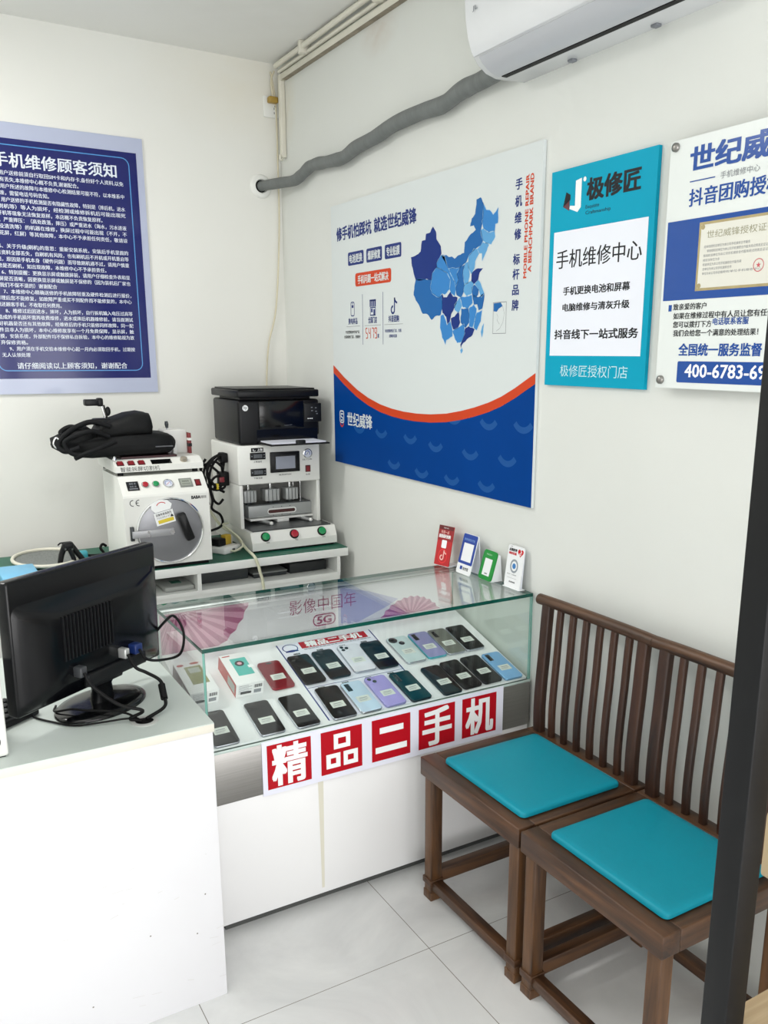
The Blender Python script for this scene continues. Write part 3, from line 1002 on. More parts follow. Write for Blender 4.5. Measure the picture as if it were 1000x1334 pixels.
# things lying in the cubbies
PALE = mat('pale_grey_device', '#a7aaa6', 0.4, noise=0.04)
t = thing('test_device', 'pale grey device with small green display in the left cubby of the workbench', 'device', (-0.765, -0.55, 0.644), (0, 0, 0.1))
m = MB(t); m.box(-0.825, -0.705, -0.66, -0.42, 0.6445, 0.664, PALE, 0.006); m.build('casing')
m = MB(t); m.box(-0.782, -0.742, -0.60, -0.56, 0.664, 0.6655, mat('green_display', '#2f6a57', 0.2)); m.build('display')
t = thing('flat_tin', 'flat grey tin with a lid in the middle of the long cubby', 'tin', (-0.36, -0.52, 0.644))
m = MB(t); m.box(-0.44, -0.29, -0.62, -0.45, 0.6445, 0.660, DARKM, 0.004); m.build('body')
m = MB(t); m.box(-0.443, -0.287, -0.623, -0.447, 0.660, 0.668, mat('tin_lid_grey', '#8d918f', 0.3, metal=0.4), 0.003); m.build('lid')
m = MB(); m.box(-0.275, -0.10, -0.62, -0.40, 0.6445, 0.688, mat('cubby_shade_box', '#25282a', 0.5, noise=0.06), 0.004)  # box enlarged and kept dark to imitate the shaded cubby interior
tag(m.build('parts_box'), 'dark low box at the right end of the long cubby', 'box')
m = MB(); m.box(-0.675, -0.455, -0.60, -0.34, 0.6445, 0.700, mat('cubby_dimmed_box', '#3c4042', 0.4, noise=0.06), 0.004)  # likewise enlarged, its grey dimmed to imitate cubby shade
tag(m.build('storage_box'), 'dim grey box at the left end of the long cubby', 'box')

# ------------------------------------------------------------------ bubble-remover pressure chamber
MW = mat('machine_white', '#e3e4df', 0.35, noise=0.012, nscale=5)
MG = mat('machine_side_grey', '#cfd0ca', 0.4, noise=0.015, nscale=5)
t = thing('pressure_chamber', 'white bubble-removing machine with a round steel door on the workbench', 'machine', (-0.80, -0.53, Z))
m = MB(t)
m.prism([(-0.695, 0.768), (-0.695, 1.040), (-0.692, 1.048), (-0.628, 1.108), (-0.620, 1.113), (-0.36, 1.113), (-0.36, 0.768)], 'x', -0.966, -0.637, MW)
m.build('housing')
m = MB(t)
m.box(-0.955, -0.648, -0.68, -0.37, Z, 0.768, RUBBER)
m.build('plinth')
P0 = Vector((0, -0.695, 1.0425)); P1 = Vector((0, -0.624, 1.111))
sl = (P1 - P0).normalized()
def panelpr(mb): return Print(mb, (0, -0.695, 1.0425), (1, 0, 0), tuple(sl), (0, -sl.z, sl.y))
nrm = Vector((0, -sl.z, sl.y))
def slab(u0, u1, v0, v1, h, mt, name, extra=None):
    m = MB(t)
    O = P0 + nrm * 0.0004
    vs = []
    for hh in (0, h):
        for a, b in ((u0, v0), (u1, v0), (u1, v1), (u0, v1)):
            vs.append(O + Vector((a, 0, 0)) + sl * b + nrm * hh)
    m.add(vs, [[0, 1, 2, 3], [4, 5, 6, 7], [0, 1, 5, 4], [1, 2, 6, 5], [2, 3, 7, 6], [3, 0, 4, 7]], mt)
    if extra:
        extra(Print(m, O + nrm * (h + 0.0002), (1, 0, 0), tuple(sl), tuple(nrm)))
    return m.build(name)
def tempx(P):
    P.rect(-0.936, 0.055, -0.902, 0.067, mat('display_dim', '#2b2f33', 0.2), 0)
    P.text('88.8', -0.931, 0.057, -0.907, 0.065, I_GREY, 0.01)
    P.text('88.8', -0.931, 0.043, -0.907, 0.051, I_GREY, 0.01)
    P.rect(-0.935, 0.034, -0.903, 0.039, I_GREY, 0)
slab(-0.941, -0.897, 0.030, 0.072, 0.004, BLACK, 'temperature_controller', tempx)
def rocker(P):
    P.rect(-0.676, 0.036, -0.662, 0.060, mat('rocker_red', '#7c1420', 0.3), 0)
slab(-0.680, -0.658, 0.032, 0.064, 0.003, mat('rocker_frame', '#4a1016', 0.4), 'power_switch', rocker)
def counter(P):
    P.rect(-0.736, 0.036, -0.697, 0.066, mat('lcd_grey', '#9ea49a', 0.25), 0)
    P.text('0000', -0.731, 0.052, -0.704, 0.061, I_BLACK, 0.0)
    P.rect(-0.733, 0.040, -0.700, 0.047, mat('timer_dim', '#7b8078', 0.4), 1)
slab(-0.741, -0.692, 0.030, 0.071, 0.005, mat('timer_frame', '#7d817c', 0.4), 'timer', counter)
BR = mat('button_red', '#a3172a', 0.25, coat=0.4)
BG = mat('button_green', '#0b8a4e', 0.25, coat=0.4)
for u, mt in ((-0.872, BR), (-0.832, BG)):
    m = MB(t); c = P0 + Vector((u, 0, 0)) + sl * 0.053
    m.lathe([(0.015, 0), (0.015, 0.004), (0.012, 0.005), (0.0, 0.005)], c, nrm, CHROME, n=24)
    m.lathe([(0.0115, 0.004), (0.0110, 0.010), (0.008, 0.0115), (0.0, 0.012)], c, nrm, mt, n=24)
    m.build('push_button')
m = MB(t); c = P0 + Vector((-0.785, 0, 0)) + sl * 0.052
m.lathe([(0.020, 0), (0.020, 0.006), (0.017, 0.007), (0.016, 0.004), (0.0, 0.004)], c, nrm, CHROME, n=28)
P = Print(m, c + nrm * 0.0042, (1, 0, 0), tuple(sl), tuple(nrm))
P.disc(0, 0, 0.016, mat('dial_white', '#d5d9e4', 0.3), 0)
P.ring(0, 0, 0.0125, 0.0022, mat('dial_blue', '#4a64a8', 0.4), 1, a0=-0.6, a1=3.8)
P.strip([(-0.008, -0.007), (0.007, 0.006)], 0.0014, I_RED, 2)
m.build('pressure_gauge')
m = MB(t)
P = panelpr(m)
for u, s in ((-0.915, '温控器'), (-0.868, '泄压开关'), (-0.829, '启动'), (-0.782, '压力表'), (-0.715, '时间设定'), (-0.669, '电源开关')):
    P.text(s, u - 0.006 * len(s) * 0.62, 0.012, u + 0.006 * len(s) * 0.62, 0.020, I_BLACK, 0.0)
P = Print(m, (0, -0.695, 0), (1, 0, 0), (0, 0, 1), (0, -1, 0))
P.ring(-0.931, 1.020, 0.0125, 0.0028, I_BLACK, 0, a0=PI * 0.45, a1=PI * 1.55, n=14)
P.ring(-0.909, 1.020, 0.0125, 0.0028, I_BLACK, 0, a0=PI * 0.45, a1=PI * 1.55, n=14)
P.rect(-0.920, 1.0186, -0.911, 1.0214, I_BLACK)
P.text('BABA', -0.708, 1.019, -0.672, 1.031, I_BLACK, 0.05)
P.text('智能除泡机', -0.671, 1.019, -0.648, 1.030, I_BLACK, 0.01)
m.build('panel_lettering')
# the door
DC = Vector((-0.797, -0.695, 0.9030))
DSTEEL = mat('door_steel', '#8d8e92', 0.34, metal=0.55, noise=0.02, nscale=30)
m = MB(t)
m.lathe([(0.130, 0.0), (0.130, 0.008), (0.1255, 0.010), (0.122, 0.008), (0.121, 0.004)], DC, (0, -1, 0), CHROME, n=64)
m.lathe([(0.126, 0.003), (0.121, 0.0045), (0.06, 0.010), (0.0, 0.011)], DC, (0, -1, 0), DSTEEL, n=64)
door = m.build('round_door')
m = MB(door)
m.box(-0.945, -0.788, -0.716, -0.706, 0.8875, 0.914, mat('hinge_grey', '#a7a8ab', 0.4, metal=0.3), 0.001)
m.box(-0.950, -0.936, -0.708, -0.695, 0.876, 0.931, DARKM, 0.002)
m.cyl((-0.796, -0.715, 0.9005), (-0.796, -0.722, 0.9005), 0.010, CHROME, n=6)
for z in (0.908, 0.894):
    m.cyl((-0.885, -0.715, z), (-0.885, -0.720, z), 0.005, CHROME, n=12)
m.build('hinge_arm')
m = MB(door)
a, b = Vector((-0.762, -0.728, 0.968)), Vector((-0.728, -0.728, 0.868))
d = (b - a).normalized(); w = Vector((d.z, 0, -d.x)) * 0.0165
prof = rr(-0.0165, -0.058, 0.0165, 0.058, 0.008, 4)
mid = (a + b) / 2
ww = w.normalized()
rings = []
for y, s in ((-0.710, 0.9), (-0.728, 1.0), (-0.736, 0.96), (-0.740, 0.85)):
    rings.append([mid + ww * u * s + d * v * s + Vector((0, y + 0.728, 0)) for u, v in prof])
m.loft(rings, BLACK)
for q in (0.12, 0.88):
    p = a.lerp(b, q)
    m.cyl((p.x, -0.704, p.z), (p.x, -0.715, p.z), 0.009, BLACK, n=14)
m.build('door_handle')
m = MB(door)
ca, sa = math.cos(0.22), math.sin(0.22)
P = Print(m, (-0.822, -0.7075, 0.972), (ca, -0.06, sa), (-sa, 0, ca), (0, -1, 0))
YEL = mat('label_yellow', '#d9c22e', 0.5)
P.poly([(-0.041, 0.030)] + [(-0.045 + 0.009 * i, 0.045 + 0.010 * math.sin(PI * i / 9)) for i in range(10)][1:-1] + [(0.040, 0.030), (0.030, 0.012), (-0.03, 0.012)], I_WHITE, 0)
P.ring(0, 0.026, 0.022, 0.003, I_RED, 1, a0=0.6, a1=PI - 0.6, n=12)
P.rect(-0.037, -0.040, 0.037, 0.010, I_WHITE, 0)
P.rect(-0.028, -0.034, 0.032, -0.020, YEL, 1)
P.text('设备有高温高压', -0.031, -0.004, 0.030, 0.006, I_BLACK, 0.02)
P.text('开启前请务必泄压', -0.031, -0.016, 0.025, -0.007, I_GREY, 0.0)
P.poly([(0.022, -0.018), (0.035, -0.018), (0.0285, -0.006)], I_BLACK, 1)
m.build('warning_sticker')

# ------------------------------------------------------------------ screen cutting machine on top of it
t = thing('screen_cutter', 'flat white screen-cutting machine with red rocker switches stacked on top of the pressure chamber', 'machine', (-0.80, -0.46, 1.113))
m = MB(t)
m.prism([(-0.612, 1.127), (-0.612, 1.150), (-0.566, 1.172), (-0.30, 1.172), (-0.30, 1.127)], 'x', -0.968, -0.628, MW)
m.build('base')
for x in (-0.945, -0.655):
    for y in (-0.585, -0.33):
        m = MB(t); m.cyl((x, y, 1.113), (x, y, 1.1272), 0.011, RUBBER, n=14); m.build('foot')
m = MB(t)
P = Print(m, (0, -0.612, 0), (1, 0, 0), (0, 0, 1), (0, -1, 0))
P.text('智能拆屏切割机', -0.950, 1.130, -0.800, 1.148, I_BLACK, 0.0)
m.build('front_lettering')
s0 = Vector((0, -0.612, 1.150)); s1 = Vector((0, -0.566, 1.172)); sd = (s1 - s0).normalized(); sn = Vector((0, -sd.z, sd.y))
RK = mat('rocker_red', '#7c1420', 0.3)
def slab2(u0, u1, v0, v1, h, mt, name):
    m = MB(t)
    vs = [s0 + Vector((a, 0, 0)) + sd * b + sn * hh for hh in (0, h) for a, b in ((u0, v0), (u1, v0), (u1, v1), (u0, v1))]
    m.add(vs, [[0, 1, 2, 3], [4, 5, 6, 7], [0, 1, 5, 4], [1, 2, 6, 5], [2, 3, 7, 6], [3, 0, 4, 7]], mt)
    return m
for u in (-0.946, -0.905, -0.866):
    m = slab2(u - 0.013, u + 0.013, 0.006, 0.030, 0.003, mat('rocker_frame', '#4a1016', 0.4), 'rocker_switch')
    vs = [s0 + Vector((a, 0, 0)) + sd * b + sn * hh for a, b, hh in ((u - 0.010, 0.009, 0.003), (u + 0.010, 0.009, 0.003), (u + 0.010, 0.018, 0.005), (u - 0.010, 0.018, 0.005), (u + 0.010, 0.028, 0.008), (u - 0.010, 0.028, 0.008))]
    m.add(vs, [[0, 1, 2, 3], [3, 2, 4, 5]], RK)
    m.build('rocker_switch')
m = slab2(-0.828, -0.750, 0.006, 0.036, 0.002, BGLOSS, 'display'); m.build('display')
m = MB(t); m.lathe([(0.014, 0), (0.013, 0.012), (0.010, 0.014), (0, 0.014)], s0 + Vector((-0.700, 0, 0)) + sd * 0.022, sn, mat('knob_beige_metal', '#a79f92', 0.35, metal=0.6), n=22); m.build('knob')
m = MB(t); m.box(-0.93, -0.715, -0.555, -0.32, 1.172, 1.180, mat('heating_plate_dark_red', '#3b1016', 0.4, noise=0.1)); m.build('heating_plate')
m = MB(t); m.box(-0.735, -0.640, -0.45, -0.36, 1.172, 1.268, mat('cutter_block_white', '#d6d6d2', 0.4, noise=0.02), 0.004)
m.box(-0.728, -0.712, -0.475, -0.452, 1.172, 1.222, ALU, 0.002)
m.box(-0.706, -0.690, -0.475, -0.452, 1.172, 1.222, WPLAST, 0.002)
m.build('clamp_block')
m = MB(t); m.tube([(-0.712, -0.42, 1.265), (-0.712, -0.42, 1.278)], 0.0035, CHROME, n=10, smooth=0); m.tube([(-0.711, -0.42, 1.274), (-0.712, -0.42, 1.290), (-0.713, -0.42, 1.302)], [0.005, 0.008, 0.006], DARKM, n=12); m.build('lever')
m = MB(t); m.box(-0.640, -0.628, -0.47, -0.40, 1.172, 1.255, mat('terminal_red', '#7a2a2c', 0.5), 0.002)
m.box(-0.6405, -0.627, -0.472, -0.43, 1.20, 1.213, I_BLACK); m.box(-0.6405, -0.627, -0.472, -0.43, 1.225, 1.235, WPLAST); m.build('terminal_strip')
m = MB(t); m.lathe([(0.008, 0), (0.008, 0.010), (0.005, 0.016), (0, 0.017)], (-0.958, -0.56, 1.170), (0, 0, 1), CHROME, n=16); m.build('levelling_screw')

# ------------------------------------------------------------------ the black bag lying on it
t = thing('shoulder_bag', 'black fabric bag with straps slumped on top of the screen-cutting machine', 'bag', (-0.90, -0.45, 1.181))
CLOTH = mat('black_nylon', '#0f1011', 0.65, noise=0.15, nscale=22, bump=0.6, bscale=70, spec=0.25)
CLOTH2 = mat('black_webbing', '#121315', 0.75, noise=0.15, nscale=60, spec=0.2)
def lumpy(path, sect, mt, mb, n=18, wob=0.08):
    """path: (x, yc, zbase, halfdepth, height) sections across x with a soft superelliptic outline"""
    rings = []
    for i, (x, yc, zb, hd, h) in enumerate(path):
        ring = []
        for j in range(n):
            a = 2 * PI * j / n
            ca, sa = math.cos(a), math.sin(a)
            k = (abs(ca) ** 5 + abs(sa) ** 5) ** (-1 / 5)
            w = 1 + wob * (rnd.random() - 0.5)
            ring.append((x + 0.008 * (rnd.random() - 0.5), yc + hd * ca * k * w, zb + h / 2 + h / 2 * sa * k * (1 + wob * 0.6 * (rnd.random() - 0.5))))
        rings.append(ring)
    mb.loft(rings, mt)
    return mb
m = MB(t)
lumpy([(-0.700, -0.45, 1.226, 0.02, 0.012), (-0.708, -0.45, 1.198, 0.06, 0.05), (-0.74, -0.45, 1.184, 0.115, 0.078), (-0.80, -0.45, 1.182, 0.125, 0.088), (-0.86, -0.45, 1.182, 0.125, 0.090),
       (-0.92, -0.45, 1.181, 0.125, 0.088), (-0.98, -0.45, 1.178, 0.12, 0.085), (-1.03, -0.45, 1.176, 0.11, 0.085), (-1.08, -0.45, 1.182, 0.095, 0.080), (-1.11, -0.45, 1.200, 0.06, 0.055), (-1.125, -0.45, 1.215, 0.02, 0.02)], None, CLOTH, m)
m.build('main_compartment', sharp=70)
m = MB(t)
lumpy([(-0.804, -0.46, 1.262, 0.09, 0.055), (-0.808, -0.46, 1.262, 0.105, 0.082), (-0.83, -0.46, 1.262, 0.11, 0.087), (-0.88, -0.46, 1.260, 0.11, 0.083), (-0.93, -0.46, 1.256, 0.105, 0.072), (-0.98, -0.46, 1.250, 0.09, 0.060), (-1.01, -0.46, 1.250, 0.05, 0.030)], None, CLOTH, m, wob=0.05)
m.build('upper_pocket', sharp=70)
m = MB(t)
lumpy([(-1.000, -0.46, 1.235, 0.05, 0.04), (-1.04, -0.47, 1.225, 0.075, 0.075), (-1.085, -0.47, 1.212, 0.08, 0.080), (-1.12, -0.47, 1.212, 0.06, 0.066), (-1.145, -0.47, 1.210, 0.04, 0.055), (-1.163, -0.47, 1.222, 0.022, 0.036)], None, CLOTH, m, wob=0.22)
m.build('crumpled_flap', sharp=70)
for k, (pts, r) in enumerate([([(-0.96, -0.555, 1.30), (-1.02, -0.54, 1.318), (-1.07, -0.53, 1.305), (-1.12, -0.53, 1.275), (-1.15, -0.53, 1.235), (-1.13, -0.55, 1.212), (-1.08, -0.56, 1.225)], 0.010),
                               ([(-0.97, -0.56, 1.26), (-1.03, -0.57, 1.285), (-1.09, -0.56, 1.27), (-1.13, -0.55, 1.245), (-1.11, -0.56, 1.205), (-1.05, -0.57, 1.195)], 0.009),
                               ([(-1.06, -0.53, 1.29), (-1.10, -0.52, 1.302), (-1.135, -0.51, 1.282), (-1.125, -0.52, 1.262)], 0.008),
                               ([(-0.95, -0.575, 1.245), (-1.00, -0.58, 1.225), (-1.06, -0.58, 1.205), (-1.10, -0.56, 1.185)], 0.009)]):
    m = MB(t); m.tube(pts, r, CLOTH2, n=8); m.build('strap')
m = MB(t)
m.tube([(-1.156, -0.53, 1.262), (-1.166, -0.53, 1.243), (-1.158, -0.53, 1.225), (-1.145, -0.53, 1.232), (-1.146, -0.53, 1.254)], 0.004, CHROME, n=8, closed=True)
m.build('strap_ring')
m = MB(t); m.box(-0.802, -0.735, -0.581, -0.572, 1.215, 1.219, mat('zip_grey', '#5a5c60', 0.4, metal=0.4)); m.build('zip')

# phone clamp holder standing in the bag
t = thing('phone_holder', 'small black phone clamp on a thin arm sticking up from the black bag', 'phone holder', (-0.975, -0.47, 1.30))
m = MB(t); m.box(-1.008, -0.945, -0.50, -0.44, 1.300, 1.326, BLACK, 0.006); m.build('base')
m = MB(t); m.tube([(-0.962, -0.475, 1.322), (-0.972, -0.475, 1.372)], 0.0035, CHROME, n=8, smooth=0); m.tube([(-0.952, -0.465, 1.322), (-0.962, -0.465, 1.376)], 0.0035, BLACK, n=8, smooth=0); m.build('arm')
m = MB(t); m.box(-1.036, -0.985, -0.495, -0.455, 1.375, 1.399, BLACK, 0.005); m.box(-0.99, -0.967, -0.49, -0.46, 1.372, 1.404, BLACK, 0.006); m.build('clamp')
m = MB(t); m.ball((-0.949, -0.47, 1.352), 0.013, BLACK, 0.8, 0.5, 1.4, 14); m.tube([(-0.949, -0.47, 1.345), (-0.958, -0.47, 1.325)], 0.003, BLACK, n=8, smooth=0); m.build('thumb_screw')

# ------------------------------------------------------------------ screen press with touch panel
t = thing('screen_press', 'white pneumatic screen press with touch panel and three round buttons beside the wall', 'machine', (-0.25, -0.42, Z))
PCYL = mat('cylinder_grey', '#b4b7b6', 0.4, metal=0.15)
PM = mat('press_dark_plate', '#55585a', 0.3, metal=0.6, noise=0.06, nscale=20)
m = MB(t)
m.prism([(-0.622, 0.762), (-0.622, 0.795), (-0.600, 0.838), (-0.150, 0.838), (-0.150, 0.762)], 'x', -0.440, -0.048, MW)
m.box(-0.430, -0.058, -0.61, -0.16, Z, 0.762, RUBBER)
m.build('base')
m = MB(t); m.box(-0.425, -0.063, -0.592, -0.155, 0.838, 0.843, PM); m.build('bed_plate')
for x0 in (-0.443, -0.085):
    m = MB(t); m.box(x0, x0 + 0.016, -0.50, -0.15, 0.838, 1.026, MW, 0.002); m.build('side_wall')
m = MB(t); m.box(-0.425, -0.085, -0.17, -0.155, 0.843, 1.026, MG); m.build('rear_wall')
m = MB(t); m.box(-0.445, -0.067, -0.502, -0.150, 1.026, 1.194, MW, 0.006, 3); m.build('head')
P_ = lambda mb, y=-0.502: Print(mb, (0, y, 0), (1, 0, 0), (0, 0, 1), (0, -1, 0))
def ctl(name, u0, u1, v0, v1, h, mt, fn=None):
    m = MB(t); m.box(u0, u1, -0.502 - h, -0.502, v0, v1, mt, 0.0015)
    if fn: fn(P_(m, -0.502 - h))
    return m.build(name)
def cdisp(P, u, v, w):
    P.rect(u + 0.014, v + 0.006, u + w - 0.014, v + 0.024, mat('display_dim2', '#3a3f42', 0.3), 0)
    for k in range(4):
        seg7(P, '8', u + 0.017 + k * 0.0092, v + 0.008, 0.0065, 0.014, 0.0014, I_GREY, 1)
    P.disc(u + 0.007, v + 0.015, 0.003, I_GREY, 1, n=10)
    for k in (0.009, 0.020):
        P.rect(u + w - 0.010, v + k - 0.002, u + w - 0.004, v + k + 0.002, I_GREY, 1)
ctl('name_plate', -0.385, -0.330, 1.166, 1.183, 0.001, BLACK, lambda P: (P.text('上海', -0.358, 1.169, -0.334, 1.180, I_WHITE, 0.03), P.ring(-0.371, 1.1745, 0.006, 0.002, I_WHITE, 1, a0=2.4, a1=6.0)))
ctl('temperature_controller', -0.391, -0.322, 1.133, 1.163, 0.005, BLACK, lambda P: cdisp(P, -0.391, 1.133, 0.069))
ctl('temperature_controller', -0.391, -0.321, 1.063, 1.094, 0.005, BLACK, lambda P: cdisp(P, -0.391, 1.0635, 0.070))
ctl('touch_panel', -0.302, -0.167, 1.073, 1.161, 0.010, BLACK, lambda P: (P.rect(-0.284, 1.085, -0.184, 1.148, mat('touch_bezel', '#0c0d10', 0.2), 0), P.rect(-0.279, 1.088, -0.189, 1.142, mat('touch_screen', '#8e93a0', 0.12), 1)))
ctl('power_switch', -0.138, -0.114, 1.066, 1.096, 0.004, mat('rocker_frame', '#4a1016', 0.4), lambda P: P.rect(-0.134, 1.070, -0.118, 1.092, RK, 0))
m = MB(t)
m.lathe([(0.021, 0), (0.021, 0.008), (0.018, 0.009), (0.017, 0.005), (0, 0.005)], (-0.128, -0.502, 1.148), (0, -1, 0), CHROME, n=28)
P = Print(m, (-0.128, -0.5072, 1.148), (1, 0, 0), (0, 0, 1), (0, -1, 0))
P.disc(0, 0, 0.017, mat('dial_white', '#d5d9e4', 0.3), 0)
P.ring(0, 0, 0.013, 0.003, mat('dial_blue', '#4a64a8', 0.4), 1, a0=-0.6, a1=3.8)
P.strip([(-0.006, -0.008), (0.005, 0.007)], 0.0016, I_BLACK, 2)
m.build('pressure_gauge')
m = MB(t); P = P_(m)
for u0, u1, v, s in ((-0.376, -0.338, 1.124, '上模温度'), (-0.378, -0.338, 1.054, '下模温度'), (-0.262, -0.205, 1.062, '触摸屏控制'), (-0.150, -0.104, 1.122, '压力表'), (-0.136, -0.116, 1.056, '电源')):
    P.text(s, u0, v - 0.004, u1, v + 0.003, I_BLACK, 0.0)
m.build('panel_lettering')
for x, w in ((-0.366, 0.056), (-0.263, 0.067), (-0.170, 0.058)):
    m = MB(t)
    m.box(x - w / 2, x + w / 2, -0.42, -0.36, 0.935, 0.988, PCYL, 0.002)
    for k in (-0.28, 0.0, 0.28):
        m.box(x + k * w - 0.0012, x + k * w + 0.0012, -0.4215, -0.419, 0.937, 0.986, DARKM)
    m.cyl((x, -0.39, 0.988), (x, -0.39, 1.027), 0.008, CHROME, n=12)
    m.cyl((x, -0.39, 0.920), (x, -0.39, 0.937), 0.014, DARKM, n=12)
    m.build('air_cylinder')
m = MB(t); m.box(-0.385, -0.078, -0.44, -0.33, 0.869, 0.922, mat('plate_grey', '#a3a6a5', 0.4, metal=0.2), 0.002); m.box(-0.375, -0.088, -0.435, -0.335, 0.922, 0.926, PM)
P = Print(m, (0, -0.44, 0), (1, 0, 0), (0, 0, 1), (0, -1, 0))
P.rrect(-0.297, 0.879, -0.160, 0.905, 0.012, WPLAST, 0)
P.rrect(-0.293, 0.884, -0.166, 0.899, 0.007, mat('slot_dark_red', '#47201f', 0.4), 1)
for u in (-0.27, -0.23, -0.19):
    for v in (0.874, 0.911):
        P.disc(u, v, 0.002, I_BLACK, 1, n=8)
m.build('pressing_plate')
m = MB(t); m.box(-0.381, -0.078, -0.45, -0.34, 0.8565, 0.8655, WPLAST, 0.002); m.box(-0.256, -0.200, -0.45, -0.36, 0.843, 0.8565, WPLAST, 0.002); m.build('lower_mould')
for x in (-0.306, -0.120):
    m = MB(t); m.tube([(x - 0.03, -0.40, 0.851), (x, -0.505, 0.851)], 0.008, ALU, n=12, smooth=0); m.ball((x, -0.505, 0.851), 0.0088, WPLAST, seg=12); m.build('slide_rod')
for x in (-0.140, -0.105):
    m = MB(t); m.cyl((x, -0.36, 0.925), (x, -0.36, 1.028), 0.005, CHROME, n=12); m.build('guide_rod')
q0 = Vector((0, -0.622, 0.795)); q1 = Vector((0, -0.600, 0.838)); qd = (q1 - q0).normalized(); qn = Vector((0, -qd.z, qd.y))
for u, mt in ((-0.377, BG), (-0.246, BR), (-0.116, BG)):
    m = MB(t); c = q0 + qd * 0.024 + Vector((u, 0, 0))
    m.lathe([(0.0205, 0), (0.0205, 0.004), (0.017, 0.006), (0.0, 0.006)], c, qn, RUBBER, n=28)
    m.lathe([(0.0165, 0.005), (0.0155, 0.012), (0.010, 0.0135), (0.0, 0.014)], c, qn, mt, n=28)
    m.build('push_button')
m = MB(t); P = Print(m, q0, (1, 0, 0), tuple(qd), tuple(qn))
for u, s in ((-0.372, '启动'), (-0.240, '停止'), (-0.112, '启动')):
    P.text(s, u - 0.006, -0.005, u + 0.008, 0.002, I_BLACK, 0.0)
m.build('button_lettering')

# ------------------------------------------------------------------ printer on top of the press
t = thing('laser_printer', 'black multifunction laser printer on top of the white screen press', 'printer', (-0.25, -0.35, 1.194))
PB_ = mat('printer_black', '#0c0d10', 0.36, noise=0.05, nscale=40, spec=0.25)
m = MB(t)
m.box(-0.433, -0.160, -0.500, -0.17, 1.196, 1.383, PB_, 0.012, 3)
m.box(-0.165, -0.063, -0.500, -0.17, 1.225, 1.383, PB_, 0.012, 3)
m.box(-0.30, -0.063, -0.44, -0.17, 1.196, 1.383, PB_, 0.010, 2)
m.box(-0.41, -0.09, -0.46, -0.20, 1.380, 1.395, BLACK)
m.build('body')
m = MB(t); m.box(-0.437, -0.066, -0.508, -0.165, 1.393, 1.424, PB_, 0.006, 2); m.box(-0.425, -0.078, -0.49, -0.18, 1.424, 1.430, PB_, 0.003); m.build('scanner_lid')
m = MB(t); m.box(-0.345, -0.140, -0.5085, -0.499, 1.262, 1.378, BGLOSS, 0.003)
P = Print(m, (0, -0.5087, 0), (1, 0, 0), (0, 0, 1), (0, -1, 0))
P.text('LaserJet MFP', -0.232, 1.272, -0.197, 1.277, I_GREY, 0)
m.build('toner_door')
m = MB(t); m.box(-0.140, -0.058, -0.512, -0.495, 1.285, 1.365, BLACK, 0.003)
P = Print(m, (0, -0.5121, 0), (1, 0, 0), (0, 0, 1), (0, -1, 0))
for u, v in ((-0.104, 1.347), (-0.085, 1.345), (-0.103, 1.333), (-0.084, 1.33), (-0.08, 1.32)):
    P.rect(u - 0.004, v - 0.002, u + 0.004, v + 0.002, I_GREY)
for u in (-0.122, -0.113, -0.104):
    P.rect(u - 0.003, 1.298, u + 0.003, 1.302, I_WHITE)
m.build('control_panel')
m = MB(t); P = Print(m, (0, -0.5003, 0), (1, 0, 0), (0, 0, 1), (0, -1, 0))
P.disc(-0.402, 1.351, 0.0125, I_WHITE, 0, n=28)
P.text('hp', -0.4095, 1.342, -0.3945, 1.361, I_BLACK, 0.0)
m.build('maker_badge')
m = MB(t)
m.box(-0.350, -0.080, -0.640, -0.44, 1.200, 1.207, BLACK, 0.003)
m.box(-0.355, -0.075, -0.502, -0.44, 1.203, 1.258, BGLOSS)
m.box(-0.235, -0.195, -0.648, -0.628, 1.203, 1.222, BLACK, 0.004)
m.build('paper_tray')
m = MB(); m.box(-0.340, -0.095, -0.632, -0.445, 1.2075, 1.2125, mat('copy_paper', '#e3e6f0', 0.6))
tag(m.build('paper_stack'), 'white copy paper lying in the front tray of the black printer', 'paper')

# ------------------------------------------------------------------ power strip, plugs and cables between the machines
t = thing('power_strip', 'white power strip lying on the green mat between the two machines', 'power strip', (-0.535, -0.51, Z), (0, 0, 0.5))
m = MB(t, local=True); m.box(-0.052, 0.052, -0.062, 0.062, 0.0, 0.030, WPLAST, 0.006)
m.box(-0.005, 0.012, -0.0645, -0.058, 0.008, 0.020, DARKM, 0.003)
m.build('body')
m = MB(t, local=True); m.box(0.0, 0.034, -0.025, 0.005, 0.030, 0.072, mat('yellow_plug', '#b89a2d', 0.45, noise=0.08), 0.004); m.box(0.034, 0.042, -0.024, 0.004, 0.030, 0.070, mat('grey_wrap', '#a9a9a0', 0.5), 0.003); m.build('yellow_plug', label='yellow plug')
m = MB(t, local=True); m.box(-0.048, -0.004, -0.03, 0.03, 0.030, 0.062, RUBBER, 0.005); m.build('black_adapter')
m = MB()
m.tube([(-0.50, -0.22, 0.90), (-0.47, -0.25, 0.84), (-0.452, -0.28, 0.811), (-0.457, -0.38, 0.810), (-0.458, -0.50, 0.799), (-0.466, -0.62, 0.777), (-0.465, -0.708, 0.762), (-0.452, -0.714, 0.725), (-0.446, -0.715, 0.695), (-0.435, -0.715, 0.645), (-0.428, -0.72, 0.5)], 0.0062, mat('white_flex', '#cfcfb6', 0.45), n=10)
tag(m.build('white_cable'), 'thick white cable drooping over the front edge of the workbench', 'cable')
m = MB()
m.tube([(-0.455, -0.36, 0.842), (-0.488, -0.40, 0.845), (-0.474, -0.46, 0.826), (-0.463, -0.53, 0.805), (-0.47, -0.585, 0.784), (-0.505, -0.592, 0.767), (-0.517, -0.575, 0.767)], 0.0048, mat('white_flex', '#cfcfb6', 0.45), n=8)
